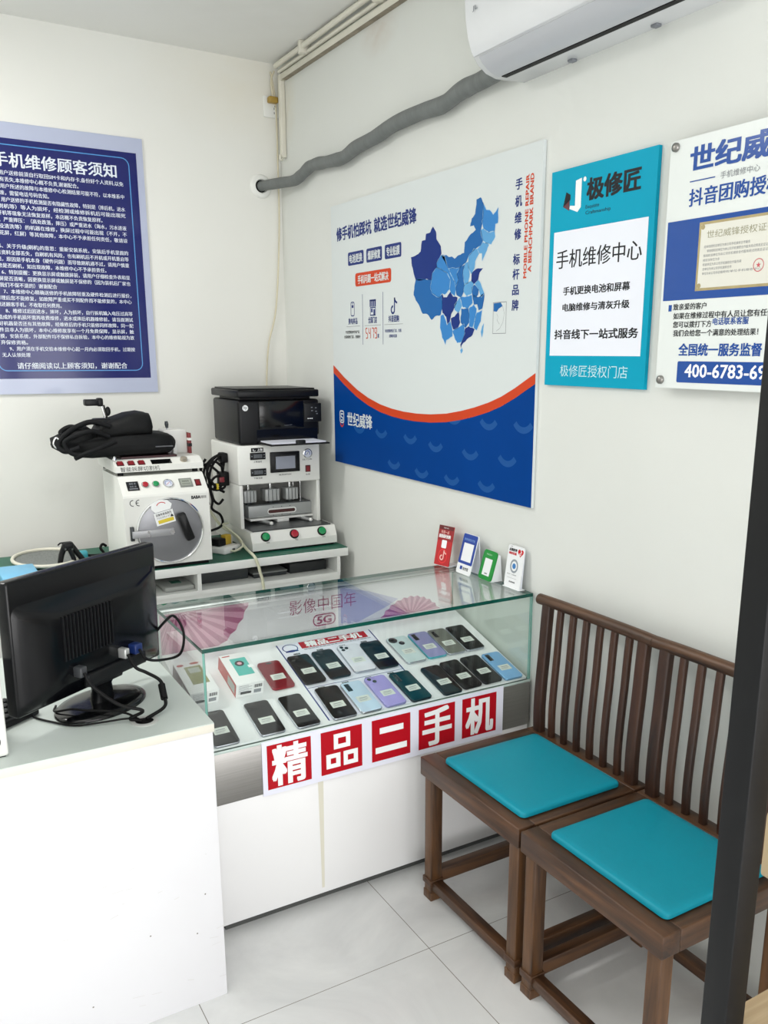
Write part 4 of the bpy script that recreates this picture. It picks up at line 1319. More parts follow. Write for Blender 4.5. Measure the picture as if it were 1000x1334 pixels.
tag(m.build('looped_cable'), 'short white cord looping out of the power strip', 'cable')
t = thing('cable_bundle', 'tangle of black power cables hanging between the two machines', 'cables', (-0.50, -0.36, 0.82))
for pts in ([(-0.446, -0.36, 1.14), (-0.471, -0.36, 1.147), (-0.50, -0.36, 1.137), (-0.523, -0.36, 1.12), (-0.545, -0.36, 1.09), (-0.553, -0.37, 1.05), (-0.535, -0.37, 1.012), (-0.50, -0.37, 0.995), (-0.464, -0.37, 1.005), (-0.462, -0.36, 1.03)],
            [(-0.452, -0.365, 1.125), (-0.481, -0.37, 1.135), (-0.515, -0.37, 1.10), (-0.530, -0.37, 1.05), (-0.529, -0.37, 1.00), (-0.521, -0.37, 0.95), (-0.525, -0.37, 0.915), (-0.49, -0.37, 0.885), (-0.480, -0.37, 0.85), (-0.497, -0.37, 0.829), (-0.54, -0.36, 0.815), (-0.62, -0.345, 0.80)],
            [(-0.562, -0.35, 1.07), (-0.555, -0.36, 1.10), (-0.53, -0.36, 1.108), (-0.50, -0.36, 1.085), (-0.478, -0.36, 1.06), (-0.468, -0.36, 1.03)],
            [(-0.530, -0.36, 1.02), (-0.521, -0.36, 0.983), (-0.51, -0.36, 0.948), (-0.49, -0.36, 0.932), (-0.469, -0.36, 0.951)],
            [(-0.535, -0.35, 1.13), (-0.56, -0.35, 1.09), (-0.54, -0.35, 1.04), (-0.55, -0.35, 0.99), (-0.53, -0.35, 0.93)],
            [(-0.455, -0.375, 1.135), (-0.49, -0.38, 1.145), (-0.525, -0.38, 1.115), (-0.542, -0.38, 1.065), (-0.52, -0.38, 1.025), (-0.485, -0.38, 1.02), (-0.47, -0.38, 1.045)],
            [(-0.47, -0.385, 1.09), (-0.505, -0.385, 1.12), (-0.54, -0.385, 1.10), (-0.535, -0.385, 1.05), (-0.50, -0.385, 1.005), (-0.47, -0.38, 0.985)],
            [(-0.525, -0.36, 1.00), (-0.515, -0.365, 1.04), (-0.49, -0.37, 1.055), (-0.475, -0.375, 1.03), (-0.49, -0.38, 1.005), (-0.515, -0.38, 1.01)]):
    m = MB(t); m.tube(pts, 0.0056, RUBBER, n=8); m.build('cable')
m = MB(t); m.box(-0.478, -0.447, -0.385, -0.335, 1.112, 1.155, RUBBER, 0.006); m.tube([(-0.465, -0.36, 1.115), (-0.466, -0.36, 1.07)], [0.012, 0.006], RUBBER, n=10, smooth=0); m.build('plug')
m = MB(t); m.box(-0.486, -0.446, -0.385, -0.335, 1.012, 1.072, RUBBER, 0.004); m.box(-0.492, -0.470, -0.392, -0.386, 1.03, 1.052, mat('connector_red', '#7d1f2a', 0.4), 0.002); m.box(-0.506, -0.496, -0.392, -0.36, 1.000, 1.025, YEL, 0.002); m.build('inlet_connector')

# ------------------------------------------------------------------ odds and ends on the left part of the bench
t = thing('mesh_hoop', 'round grey mesh screen in a white hoop lying on the green bench', 'mesh screen', (-1.215, -0.34, Z))
c = Vector((-1.205, -0.345, Z + 0.018))
pts = [(c.x + 0.125 * math.cos(2 * PI * i / 40), c.y + 0.165 * math.sin(2 * PI * i / 40), c.z) for i in range(40)]
m = MB(t); m.tube(pts, 0.0075, mat('hoop_ivory', '#d8d5c6', 0.45), n=8, smooth=0, closed=True)
m.build('hoop')
m = MB(t)
MESH = mat('grey_net', '#767a78', 0.6, noise=0.25, nscale=140, bump=0.8, bscale=300)
rings = []
for k in (1.0, 0.75, 0.5, 0.25, 0.02):
    rings.append([(c.x + (p[0] - c.x) * k * 0.98, c.y + (p[1] - c.y) * k * 0.98, c.z - 0.004 - 0.008 * (1 - k)) for p in pts])
m.loft(rings, MESH, True, False)
m.build('net')
for a in (0.3, 1.9, 3.6, 5.0):
    m = MB(t); m.cyl((c.x + 0.125 * math.cos(a), c.y + 0.165 * math.sin(a), Z), (c.x + 0.125 * math.cos(a), c.y + 0.165 * math.sin(a), Z + 0.012), 0.006, RUBBER, n=10); m.build('foot')
t = thing('blue_box', 'light blue flat box at the left end of the green bench', 'box', (-1.335, -0.59, Z), (0, 0, 0.0))
m = MB(t); m.box(-1.402, -1.275, -0.695, -0.487, Z, 0.785, mat('box_light_blue', '#6fb3d8', 0.45, noise=0.02), 0.003); m.build('box_body')
m = MB(); m.box(-1.262, -1.16, -0.66, -0.55, Z, 0.7605, mat('packet_blue', '#3f83c4', 0.4, noise=0.05), 0.002)
tag(m.build('blue_packet'), 'small bright blue packet partly behind the monitor top edge', 'packet')
t = thing('folding_bracket', 'black folding arm bracket standing behind the monitor', 'bracket', (-1.13, -0.45, Z))
for pts in ([(-1.146, -0.45, 0.838), (-1.163, -0.45, 0.80), (-1.172, -0.45, Z + 0.008)], [(-1.130, -0.45, 0.84), (-1.105, -0.45, 0.80), (-1.080, -0.45, Z + 0.008)]):
    m = MB(t); m.tube(pts, [0.012, 0.011, 0.010], BLACK, n=8, smooth=2); m.build('leg')
m = MB(t); m.tube([(-1.135, -0.47, 0.825), (-1.125, -0.47, 0.79), (-1.118, -0.47, Z + 0.008)], [0.010, 0.009, 0.008], BLACK, n=8, smooth=2); m.build('leg')
m = MB(t); m.box(-1.158, -1.118, -0.475, -0.435, 0.815, 0.848, BLACK, 0.008); m.tube([(-1.15, -0.455, 0.846), (-1.165, -0.455, 0.846), (-1.175, -0.455, 0.838)], 0.003, BLACK, n=8)
for x, z in ((-1.152, 0.826), (-1.126, 0.822)):
    m.cyl((x, -0.475, z), (x, -0.480, z), 0.004, CHROME, n=10)
m.build('hinge_head')
m = MB(); m.box(-1.085, -1.052, -0.38, -0.345, Z, 0.787, mat('teal_cap', '#3d9fae', 0.4, noise=0.03), 0.006)
tag(m.build('teal_block'), 'little teal block on the green bench right of the black bracket', 'block')
m = MB(); m.tube([(-0.97, -0.33, 0.79), (-0.985, -0.335, 0.80), (-0.995, -0.34, 0.785), (-0.985, -0.345, 0.764), (-1.01, -0.35, 0.7595), (-1.05, -0.335, 0.7595), (-1.10, -0.32, 0.7595)], 0.0055, RUBBER, n=8)
tag(m.build('mains_lead'), 'black mains lead lying beside the pressure chamber on the green bench', 'cable')


# ================================================================== glass display case
GLASS = pane_mat('clear_pane', (0.965, 0.985, 0.975))
GEDGE = mat('glass_edge_green', '#0c4a40', 0.15, noise=0.25, nscale=18, spec=0.35)
GEDGE2 = mat('glass_edge_pale', '#6fa79b', 0.15, noise=0.1, nscale=25)
CASEW = mat('case_white_panel', '#e9e9e9', 0.35, noise=0.02, nscale=3)
X0, X1, YF, YB, ZT, ZG = -1.076, -0.013, -1.967, -1.500, 0.844, 0.556
t = thing('display_case', 'glass display case on a white base with a steel band', 'display case', (-0.545, -1.735, 0))
m = MB(t)
m.box(X0 + 0.004, X1 - 0.002, YF + 0.004, YB, 0.032, 0.400, CASEW, 0.001)
# an old yellowed glue line down the front
P = Print(m, (0, YF + 0.004, 0), (1, 0, 0), (0, 0, 1), (0, -1, 0))
P.poly([(-0.765, 0.40), (-0.748, 0.40), (-0.750, 0.20), (-0.752, 0.05), (-0.760, 0.05), (-0.762, 0.22)], mat('yellowed_streak', '#d9d6c6', 0.4))
m.build('base_cabinet')
m = MB(t); m.box(X0 + 0.03, X1 - 0.03, YF + 0.03, YB - 0.03, 0.0, 0.032, mat('plinth_dark', '#4b4d4b', 0.6, noise=0.1)); m.build('plinth')
m = MB(t); m.box(X0 + 0.002, X1, YF + 0.001, YB, 0.400, 0.548, STEEL, 0.001); m.build('steel_band')
m = MB(t); m.box(X0, X1, YF - 0.001, YB, 0.548, 0.556, mat('glass_ledge', '#b9c9c3', 0.15, noise=0.03), 0.001); m.build('ledge')
# sloping shelf
SL = 0.28
SA = math.atan(SL)
def shz(y): return 0.563 + SL * (y + 1.955)
m = MB(t)
m.prism([(-1.958, 0.556), (-1.958, shz(-1.958)), (-1.512, shz(-1.512)), (-1.512, shz(-1.512) - 0.012), (-1.93, 0.556)], 'x', X0 + 0.012, X1 - 0.010, mat('shelf_white', '#e9ebec', 0.35, noise=0.01))
m.build('sloping_shelf')
# rear liner with its printed fan
LINER = mat('liner_white', '#e4e1e4', 0.4, noise=0.01)
FAN1 = mat('fan_pink', '#c98aa6', 0.45, noise=0.06, nscale=9)
FAN2 = mat('fan_pink_dark', '#a34f78', 0.45, noise=0.06, nscale=9)
MAUVE = mat('print_mauve', '#a04a6e', 0.45)
m = MB(t); m.box(X0 + 0.012, X1 - 0.010, YB - 0.006, YB, shz(-1.512) - 0.008, 0.815, LINER)
P = Print(m, (0, YB - 0.006, 0), (1, 0, 0), (0, 0, 1), (0, -1, 0))
def fan(cx, cz, r0, r1, a0, a1, n, zmin, zmax):
    for i in range(n):
        b0, b1 = a0 + (a1 - a0) * i / n, a0 + (a1 - a0) * (i + 1) / n
        bm_ = (b0 + b1) / 2
        for (c0, c1, mt) in ((b0, bm_, FAN1), (bm_, b1, FAN2)):
            q = []
            for a, r in ((c0, r0), (c1, r0), (c1, r1 + 0.006 * (mt is FAN2)), (c0, r1 + 0.006 * (mt is FAN1))):
                q.append((min(max(cx + r * math.cos(a), X0 + 0.013), X1 - 0.011), min(max(cz + r * math.sin(a), zmin), zmax)))
            P.poly(q, mt, 1)
fan(-1.010, 0.885, 0.02, 0.235, PI * 1.05, PI * 1.94, 16, 0.682, 0.8145)
fan(-0.190, 0.600, 0.02, 0.143, PI * 0.08, PI * 0.92, 14, 0.682, 0.8145)
P.poly([(-0.463, 0.8145), (-0.463, 0.690), (-0.405, 0.683), (-0.29, 0.722), (-0.24, 0.745), (-0.36, 0.79)], mat('print_lavender', '#b7b4d2', 0.45), 0)
P.text('影像中国年', -0.646, 0.745, -0.405, 0.796, MAUVE, -0.004)
P.frame(-0.565, 0.694, -0.482, 0.735, 0.018, 0.0045, MAUVE, 0)
P.text('5G', -0.551, 0.702, -0.497, 0.727, MAUVE, 0.03)
m.build('rear_liner')
def pane(name, x0, x1, y0, y1, z0, z1, axis):
    """a glass sheet: clear faces, green cut edges"""
    m = MB(t)
    V_ = [(x, y, z) for x in (x0, x1) for y in (y0, y1) for z in (z0, z1)]
    F = {'x': ([0, 1, 3, 2], [4, 5, 7, 6]), 'y': ([0, 1, 5, 4], [2, 3, 7, 6]), 'z': ([0, 2, 6, 4], [1, 3, 7, 5])}
    for k, fs in F.items():
        m.add(V_, list(fs), GLASS if k == axis else (GEDGE if axis == 'z' else GEDGE2))
    return m.build(name)
pane('glass_top', X0, X1, YF, YB, ZT - 0.011, ZT, 'z')
pane('front_glass', X0 + 0.007, X1 - 0.007, YF + 0.001, YF + 0.007, ZG, ZT - 0.011, 'y')
pane('side_glass', X0, X0 + 0.006, YF + 0.001, YB - 0.008, ZG, ZT - 0.011, 'x')
pane('side_glass', X1 - 0.006, X1, YF + 0.001, YB - 0.008, ZG, ZT - 0.011, 'x')
m = MB(t)
m.box(X0 + 0.004, X1 - 0.004, YB - 0.030, YB - 0.007, 0.8185, 0.8325, ALU, 0.001)
m.box(X0 + 0.004, X1 - 0.004, YB - 0.020, YB - 0.017, 0.8155, 0.8185, DARKM)
m.box(X0 + 0.004, X1 - 0.004, YB - 0.006, YB, 0.815, 0.8325, ALU, 0.001)
m.box(X0 + 0.004, X1 - 0.004, YB - 0.0315, YB - 0.030, 0.8245, 0.8262, DARKM)
m.build('door_track')

# red and white paper banner pasted along the steel band
m = MB()
m.box(-0.930, -0.121, YF - 0.0022, YF - 0.0012, 0.394, 0.554, mat('banner_paper', '#e3e4f1', 0.5))
P = Print(m, (0, YF - 0.0022, 0), (1, 0, 0), (0, 0, 1), (0, -1, 0))
BRED = mat('banner_red', '#b0091b', 0.5, noise=0.02, spec=0.2)
for s, u0 in zip('精品二手机', (-0.916, -0.756, -0.594, -0.435, -0.278)):
    P.rect(u0, 0.410, u0 + 0.130, 0.541, BRED, 0)
    if s == '品':
        for a, b, c_, d_ in ((0.040, 0.072, 0.092, 0.118), (0.016, 0.016, 0.060, 0.060), (0.070, 0.016, 0.116, 0.060)):
            P.frame(u0 + a, 0.410 + b, u0 + c_, 0.410 + d_, 0.0005, 0.0135, I_WHITE, 1, n=1)
    elif s == '二':
        P.rect(u0 + 0.026, 0.494, u0 + 0.106, 0.513, I_WHITE, 1)
        P.rect(u0 + 0.012, 0.434, u0 + 0.118, 0.453, I_WHITE, 1)
    else:
        P.text(s, u0 + 0.013, 0.417, u0 + 0.119, 0.535, I_WHITE, 0.031)
tag(m.build('paper_banner'), 'white paper banner with five red squares of white characters on the steel band', 'banner')

# printed sheet lying on the shelf
SU, SV, SN = Vector((1, 0, 0)), Vector((0, 1, SL)).normalized(), Vector((0, -SL, 1)).normalized()
SO = Vector((0, -1.955, 0.563))
cs = math.cos(SA)
def onshelf(x, y, h=0.0): return SO + SU * x + SV * ((y + 1.955) / cs) + SN * h
m = MB()
x0, x1, y0, y1 = -0.722, -0.388, -1.952, -1.566
vs = [onshelf(x, y, h) for h in (0.0004, 0.0016) for x, y in ((x0, y0), (x1, y0), (x1, y1), (x0, y1))]
m.add(vs, [[0, 1, 2, 3], [4, 5, 6, 7], [0, 1, 5, 4], [1, 2, 6, 5], [2, 3, 7, 6], [3, 0, 4, 7]], mat('sheet_white', '#e6e7f2', 0.4))
P = Print(m, SO + SN * 0.0016, SU, SV, SN)
vv = lambda y: (y + 1.955) / cs
for u in (x0 + 0.002, x1 - 0.002):
    P.rect(u - 0.002, vv(y0), u + 0.002, vv(y1), I_NAVY, 0)
P.rect(x0, vv(-1.798) - 0.001, x1, vv(-1.798) + 0.001, I_NAVY, 0)
P.rect(-0.648, vv(-1.604), -0.411, vv(-1.566) - 0.003, BRED, 0)
P.text('精品二手机', -0.630, vv(-1.600), -0.430, vv(-1.571), I_WHITE, 0.04)
P.text('诚信经营品质保证售后无忧支持全国联保', -0.645, vv(-1.613), -0.405, vv(-1.607), I_BLACK, 0.0)
P.ring(-0.684, vv(-1.592), 0.026, 0.0034, I_NAVY, 0, ratio=0.85)
P.poly([(-0.706, vv(-1.612)), (-0.662, vv(-1.612)), (-0.664, vv(-1.605)), (-0.684, vv(-1.602)), (-0.704, vv(-1.605))], I_NAVY, 1)
tags = ('严选好机', '品质二手', '正品验机', '放心购买')
for yy in (-1.626, -1.806):
    for k, u in enumerate((-0.676, -0.597, -0.518, -0.440)):
        P.rrect(u - 0.011, vv(yy) - 0.0035, u + 0.011, vv(yy) + 0.0035, 0.002, I_BLACK, 0)
        P.text(tags[k], u - 0.008, vv(yy) - 0.002, u + 0.008, vv(yy) + 0.002, I_WHITE, 0.0)
tag(m.build('display_sheet'), 'white printed sheet with navy edges and red banner under eight phones', 'sheet')

# ------------------------------------------------------------------ phones
LENS = mat('camera_lens', '#08090c', 0.06, coat=0.6)
LABEL = mat('price_label', '#d8ddd6', 0.5)
EDGEK = mat('phone_edge_black', '#24262a', 0.25, metal=0.5)
EDGES = mat('phone_edge_silver', '#b8bcc4', 0.2, metal=0.8)
def phone(label, x, y, col, cam_kind, edge, rot=0.0, col2=None, w=0.072, l=0.149, h=0.0082, lrot=0.0, base=0.0006):
    key = 'phone_back_' + (col if isinstance(col, str) else 'x').strip('#')
    bk = mat(key, col, 0.16, noise=0.10, nscale=12, spec=0.22)
    o = onshelf(x, y, base)
    t = thing('phone', label, 'phone', tuple(o), (SA, 0, rot), 'second-hand phones in the display case')
    m = MB(t, local=True)
    pr = rr(-w / 2, -l / 2, w / 2, l / 2, 0.0105, 5)
    def ring(ins, z):
        return [((a / (w / 2)) * (w / 2 - ins), (b / (l / 2)) * (l / 2 - ins), z) for a, b in pr]
    m.loft([ring(0.0012, 0.0), ring(0.0, 0.0012), ring(0.0, h - 0.0012), ring(0.0008, h - 0.0003)], edge)
    m.build('frame', sharp=50)
    m = MB(t, local=True)
    m.loft([ring(0.0010, h - 0.0006), ring(0.0012, h), ring(0.0024, h + 0.0003)], bk)
    back = m.build('back_cover', sharp=50)
    m = MB(t, local=True)
    L = []
    tx, ty = -w / 2 + 0.019, l / 2 - 0.019
    plate = bk
    if cam_kind == 'square':
        m.box(tx - 0.014, tx + 0.016, ty - 0.018, ty + 0.013, h, h + 0.0016, plate, 0.0012)
        L = [(tx - 0.006, ty + 0.005, 0.0062), (tx - 0.006, ty - 0.010, 0.0062), (tx + 0.008, ty - 0.0025, 0.0062)]
        top = h + 0.0016
    elif cam_kind == 'diag':
        m.box(tx - 0.014, tx + 0.014, ty - 0.017, ty + 0.012, h, h + 0.0014, plate, 0.0012)
        L = [(tx - 0.006, ty + 0.005, 0.0065), (tx + 0.006, ty - 0.009, 0.0065)]
        top = h + 0.0014
    elif cam_kind == 'strip':
        m.box(tx - 0.010, tx + 0.006, ty - 0.026, ty + 0.010, h, h + 0.0014, LENS, 0.0012)
        L = [(tx - 0.002, ty + 0.003, 0.0048), (tx - 0.002, ty - 0.008, 0.0048), (tx - 0.002, ty - 0.019, 0.0048)]
        top = h + 0.0014
    elif cam_kind == 'ring':
        m.lathe([(0.015, 0), (0.015, 0.0016), (0.0135, 0.0022), (0.0, 0.0022)], (tx, ty, h), (0, 0, 1), LENS, n=28)
        m.lathe([(0.010, 0), (0.010, 0.0013), (0.009, 0.0018), (0.0, 0.0018)], (tx + 0.022, ty - 0.022, h), (0, 0, 1), LENS, n=24)
        L = [(tx, ty, 0.0065)]
        top = h + 0.0022
    elif cam_kind == 'bar':
        m.box(tx - 0.010, tx + 0.004, ty - 0.030, ty + 0.008, h, h + 0.0012, LENS, 0.0012)
        L = [(tx - 0.003, ty, 0.0045), (tx - 0.003, ty - 0.012, 0.0045), (tx - 0.003, ty - 0.023, 0.004)]
        top = h + 0.0012
    else:
        m.box(-0.009, 0.009, ty + 0.004, ty + 0.012, h, h + 0.0008, LENS, 0.0006)
        L = []
        top = h
    module = m.build('camera_module')
    for a, b, r in L:
        m = MB(module, local=True)
        m.lathe([(r, 0), (r, 0.001), (r * 0.82, 0.0014), (r * 0.8, 0.0006), (0, 0.0006)], (a, b, top - 0.0002), (0, 0, 1), LENS if cam_kind != 'square' or edge is EDGEK else mat('lens_dark', '#1c1f27', 0.1), n=18)
        m.build('lens')
    m = MB(t, local=True)
    c_, s_ = math.cos(lrot), math.sin(lrot)
    P = Print(m, (0.001, -0.015, h + 0.0004), (c_, s_, 0), (-s_, c_, 0), (0, 0, 1), lift=0.0002)
    P.rrect(-0.021, -0.014, 0.021, 0.014, 0.0015, LABEL, 0)
    P.rect(-0.013, 0.003, 0.013, 0.0055, I_GREY, 1)
    P.rect(-0.016, -0.003, 0.014, -0.0015, I_GREY, 1)
    P.rect(-0.016, -0.008, 0.008, -0.0065, I_GREY, 1)
    m.build('price_label', label='small white price label')
    return t
R1, R2 = -1.712, -1.887
phone('black phone at the far left of the front row beside the white counter', -1.020, R2 - 0.002, '#17191b', 'none', EDGES)
phone('black phone in the front row, second from the white counter', -0.889, R2, '#18191c', 'diag', EDGES, 0.0, w=0.073)
phone('black phone in the front row just left of the printed sheet', -0.786, R2 - 0.002, '#151618', 'none', EDGES, 0.03)
phone('dark red phone with a white label beside the phone boxes', -0.782, R1, '#741320', 'none', mat('phone_edge_red', '#8f1f2c', 0.3, metal=0.6), w=0.071, l=0.139)
phone('black phone on the sheet, at the left of its upper row under the round emblem', -0.684, R1 - 0.002, '#1d1e20', 'square', EDGEK, base=0.0024)
phone('dark grey phone on the sheet, between a black one and the white one', -0.600, R1 + 0.000, '#222124', 'square', EDGEK, 0.02, base=0.0024)
phone('white phone with three dark camera lenses on the sheet', -0.510, R1 + 0.004, '#d9dbe4', 'square', EDGES, -0.03, w=0.076, base=0.0024)
phone('blue-black phone on the sheet right of the white phone', -0.430, R1, '#0e131b', 'none', EDGEK, 0.0, base=0.0024)
phone('black phone on the sheet left of the pale ice-blue phone', -0.671, R2 - 0.002, '#131517', 'none', EDGES, -0.02, w=0.076, l=0.152, base=0.0024)
phone('pale ice-blue phone with a black camera strip on the sheet', -0.588, R2 - 0.002, '#bfd3e6', 'strip', EDGES, 0.02, w=0.070, base=0.0024)
phone('purple phone with two camera lenses on the sheet', -0.505, R2 + 0.001, '#a79bd8', 'diag', mat('phone_edge_purple', '#a79fd6', 0.25, metal=0.5), 0.02, base=0.0024)
phone('dark green phone at the right of the lower row on the sheet', -0.419, R2 - 0.002, '#0b3035', 'bar', EDGEK, 0.04, base=0.0024)
phone('pale grey-blue phone with a big round camera right of the sheet', -0.330, R1, '#c3d4d6', 'ring', EDGES, 0.02, w=0.076)
phone('violet phone with a turquoise edge in the upper row', -0.247, R1 + 0.003, '#8f8fb9', 'strip', mat('phone_edge_turquoise', '#4fb3c2', 0.2, metal=0.5), 0.0, w=0.073)
phone('olive-grey phone in the upper row between the violet and the black phone', -0.173, R1 + 0.002, '#71736c', 'bar', EDGES, 0.0, w=0.069)
phone('black phone at the right end of the upper row by the side glass', -0.098, R1 + 0.002, '#17181a', 'diag', EDGES, 0.0, w=0.074)
phone('brown-black phone, left of three dark phones in the front row right of the sheet', -0.307, R2 - 0.004, '#241f20', 'none', EDGEK, 0.03, w=0.070)
phone('black phone, middle of three dark phones in the front row right of the sheet', -0.230, R2 + 0.003, '#1a1719', 'bar', EDGEK, 0.05, w=0.072)
phone('black phone in the front row left of the sky-blue phone', -0.150, R2 + 0.005, '#141416', 'bar', EDGEK, 0.03, w=0.073)
phone('sky-blue phone at the right end of the front row', -0.070, R2, '#78abd8', 'strip', mat('phone_edge_blue', '#7fb4dd', 0.2, metal=0.6), 0.0, w=0.071)

# two phone boxes
def phone_box(label, x, yf, rot, side, art, art2):
    o = onshelf(x, yf, 0.0008)
    t = thing('phone_box', label, 'box', tuple(o), (SA, 0, rot), 'phone boxes in the display case')
    W, Lh, H = 0.083, 0.155, 0.046
    BX = mat('box_white', '#e6e6e6', 0.4)
    m = MB(t, local=True)
    m.box(-W / 2, W / 2, 0, Lh, 0, H, BX, 0.0012)
    P = Print(m, (-W / 2, 0, 0), (0, -1, 0), (0, 0, 1), (-1, 0, 0))
    P.rect(-Lh + 0.001, 0.001, -0.001, H - 0.001, side, 0)
    P.rect(-0.07, 0.008, -0.012, H - 0.010, mat('box_side_panel', '#a9b0a8', 0.4), 1)
    P = Print(m, (0, 0, 0), (1, 0, 0), (0, 0, 1), (0, -1, 0))
    for k in range(6):
        P.rect(-0.034, 0.038 - k * 0.005, -0.034 + (0.040 if k % 2 else 0.030), 0.0395 - k * 0.005, I_GREY, 0)
    P.rect(-0.028, 0.010, 0.004, 0.018, I_BLACK, 0)
    for k in range(12):
        P.rect(0.012 + k * 0.002, 0.026, 0.0128 + k * 0.002 + 0.0006 * (k % 3), 0.037, I_BLACK, 0)
    P.rect(0.012, 0.008, 0.034, 0.020, I_GREY, 0)
    P = Print(m, (0, 0, H), (1, 0, 0), (0, 1, 0), (0, 0, 1))
    P.rect(-0.019, 0.040, 0.029, 0.128, art, 0)
    art2(P)
    m.build('carton')
    return t
def art_a(P):
    P.disc(0.003, 0.100, 0.014, I_BLACK, 1); P.disc(0.003, 0.100, 0.007, mat('art_pink', '#d9a0ac', 0.4), 2)
    P.rect(-0.035, 0.142, -0.012, 0.147, mat('box_red', '#b02a2c', 0.4), 0)
    P.rect(0.022, 0.072, 0.038, 0.086, I_WHITE, 2)
def art_b(P):
    P.rect(-0.010, 0.095, 0.022, 0.120, mat('art_grey', '#b9bdb6', 0.4), 1)
    P.disc(-0.026, 0.140, 0.010, mat('box_red', '#b02a2c', 0.4), 0, ry=0.006); P.disc(0.016, 0.142, 0.014, mat('box_red', '#b02a2c', 0.4), 0, ry=0.005)
phone_box('white phone box with turquoise picture and red side next to the dark red phone', -0.889, -1.776, 0.0, mat('box_red_side', '#b5443c', 0.4), mat('art_turquoise', '#46b0a6', 0.35), art_a)
phone_box('white phone box with olive picture behind the left side glass of the display case', -1.022, -1.776, 0.02, mat('box_dark_side', '#6c3a45', 0.4), mat('art_olive', '#8d8c58', 0.35), art_b)

# ------------------------------------------------------------------ payment card stands on the glass top
ZC = ZT
def card(name, label, yc, xb, hw, h, lean, build):
    t = thing(name, label, 'card stand', (xb, yc, ZC), (0, 0, build[1]), 'card stands on the glass top')
    # local: u along -y (reading right as seen from the room), lean towards +x
    build[0](t, hw, h, lean)
    return t
def face(t, hw, h, lean, mt, th=0.003, r=0.004, name='card_panel'):
    ca, sa = math.cos(lean), math.sin(lean)
    U, V_, N = Vector((0, -1, 0)), Vector((sa, 0, ca)), Vector((-ca, 0, sa))
    m = MB(t, local=True)
    pr = rr(-hw, 0, hw, h, r, 4)
    O = Vector((0, 0, 0.001 + th * sa))
    m.loft([[O + U * a + V_ * b for a, b in pr], [O + U * a + V_ * b - N * th for a, b in pr]], mt, False)
    return m, Print(m, O, U, V_, N)
CW = mat('card_white', '#e8eaec', 0.35)
def red_card(t, hw, h, lean):
    m, P = face(t, hw, h, lean, mat('card_red', '#b4161d', 0.35), r=0.002)
    P.rect(-hw, h * 0.90, hw, h, mat('card_dark_red', '#5e0d14', 0.4), 0)
    P.rect(-hw, h * 0.62, hw, h * 0.90, mat('card_mid_red', '#8f1119', 0.4), 0)
    P.text('扫码付款', -hw * 0.35, h * 0.93, hw * 0.3, h * 0.96, I_WHITE, 0.0)
    P.text('抖音一点', -hw * 0.62, h * 0.80, hw * 0.45, h * 0.88, mat('card_pink', '#e9b7b0', 0.4), 0.02)
    P.text('超值福利抢购', -hw * 0.85, h * 0.69, hw * 0.72, h * 0.78, I_WHITE, 0.03)
    P.rrect(-hw * 0.35, h * 0.44, hw * 0.32, h * 0.64, 0.004, CW, 1)
    P.ring(hw * 0.0, h * 0.24, hw * 0.62, hw * 0.10, mat('card_bright_red', '#d6262b', 0.35), 0, ratio=1.15)
    note_icon(P, 0.001, h * 0.13, h * 0.26, mat('card_pink', '#e9b7b0', 0.4), 1)
    m.build('card_panel')
    m = MB(t, local=True)
    m.box(0.001, 0.055, -hw, hw, 0.0, 0.003, CW); m.build('foot')
def blue_card(t, hw, h, lean):
    m, P = face(t, hw, h, lean, CW, r=0.007)
    B = mat('card_blue', '#1c3f97', 0.35)
    P.rrect(-hw + 0.0005, h * 0.25, hw - 0.0005, h * 0.995, 0.006, B, 0)
    P.text('推荐使用支付宝', -hw * 0.78, h * 0.83, hw * 0.68, h * 0.89, mat('card_sky', '#8fb4e4', 0.4), 0.0)
    P.rect(-hw * 0.68, h * 0.32, hw * 0.70, h * 0.77, CW, 1)
    P.rrect(-hw * 0.55, h * 0.10, -hw * 0.22, h * 0.19, 0.003, B, 0)
    P.text('支付宝', -hw * 0.15, h * 0.10, hw * 0.62, h * 0.18, I_BLACK, 0.03)
    m.build('card_panel')
    m = MB(t, local=True)
    sa, ca = math.sin(lean), math.cos(lean)
    m.prism([(0.003, 0.0005), (h * sa + 0.003, h * ca), (h * sa + 0.007, h * ca), (0.050, 0.0005), (0.047, 0.0005), (h * sa + 0.004, h * ca - 0.012), (0.006, 0.004)], 'y', -hw + 0.004, hw - 0.004, mat('card_backing', '#dfe2ea', 0.3)); m.build('backing_leg')
def green_card(t, hw, h, lean):
    m, P = face(t, hw, h, lean, mat('card_green', '#128a35', 0.3), th=0.004, r=0.012)
    P.text('微信支付', -hw * 0.52, h * 0.83, hw * 0.30, h * 0.89, mat('card_pale_green', '#bfe6c6', 0.4), 0.0)
    P.rect(-hw * 0.55, h * 0.15, hw * 0.55, h * 0.72, CW, 0)
    P.rect(-hw * 0.18, h * 0.20, hw * 0.22, h * 0.24, I_GREY, 1)
    m.build('card_panel')
    m = MB(t, local=True)
    sa, ca = math.sin(lean), math.cos(lean)
    m.prism([(0.0045, 0.0005), (h * sa + 0.003, h * ca - 0.004), (h * sa + 0.012, h * ca - 0.008), (0.046, 0.020), (0.048, 0.0005)], 'y', -hw + 0.002, hw - 0.002, CW); m.build('speaker_body')
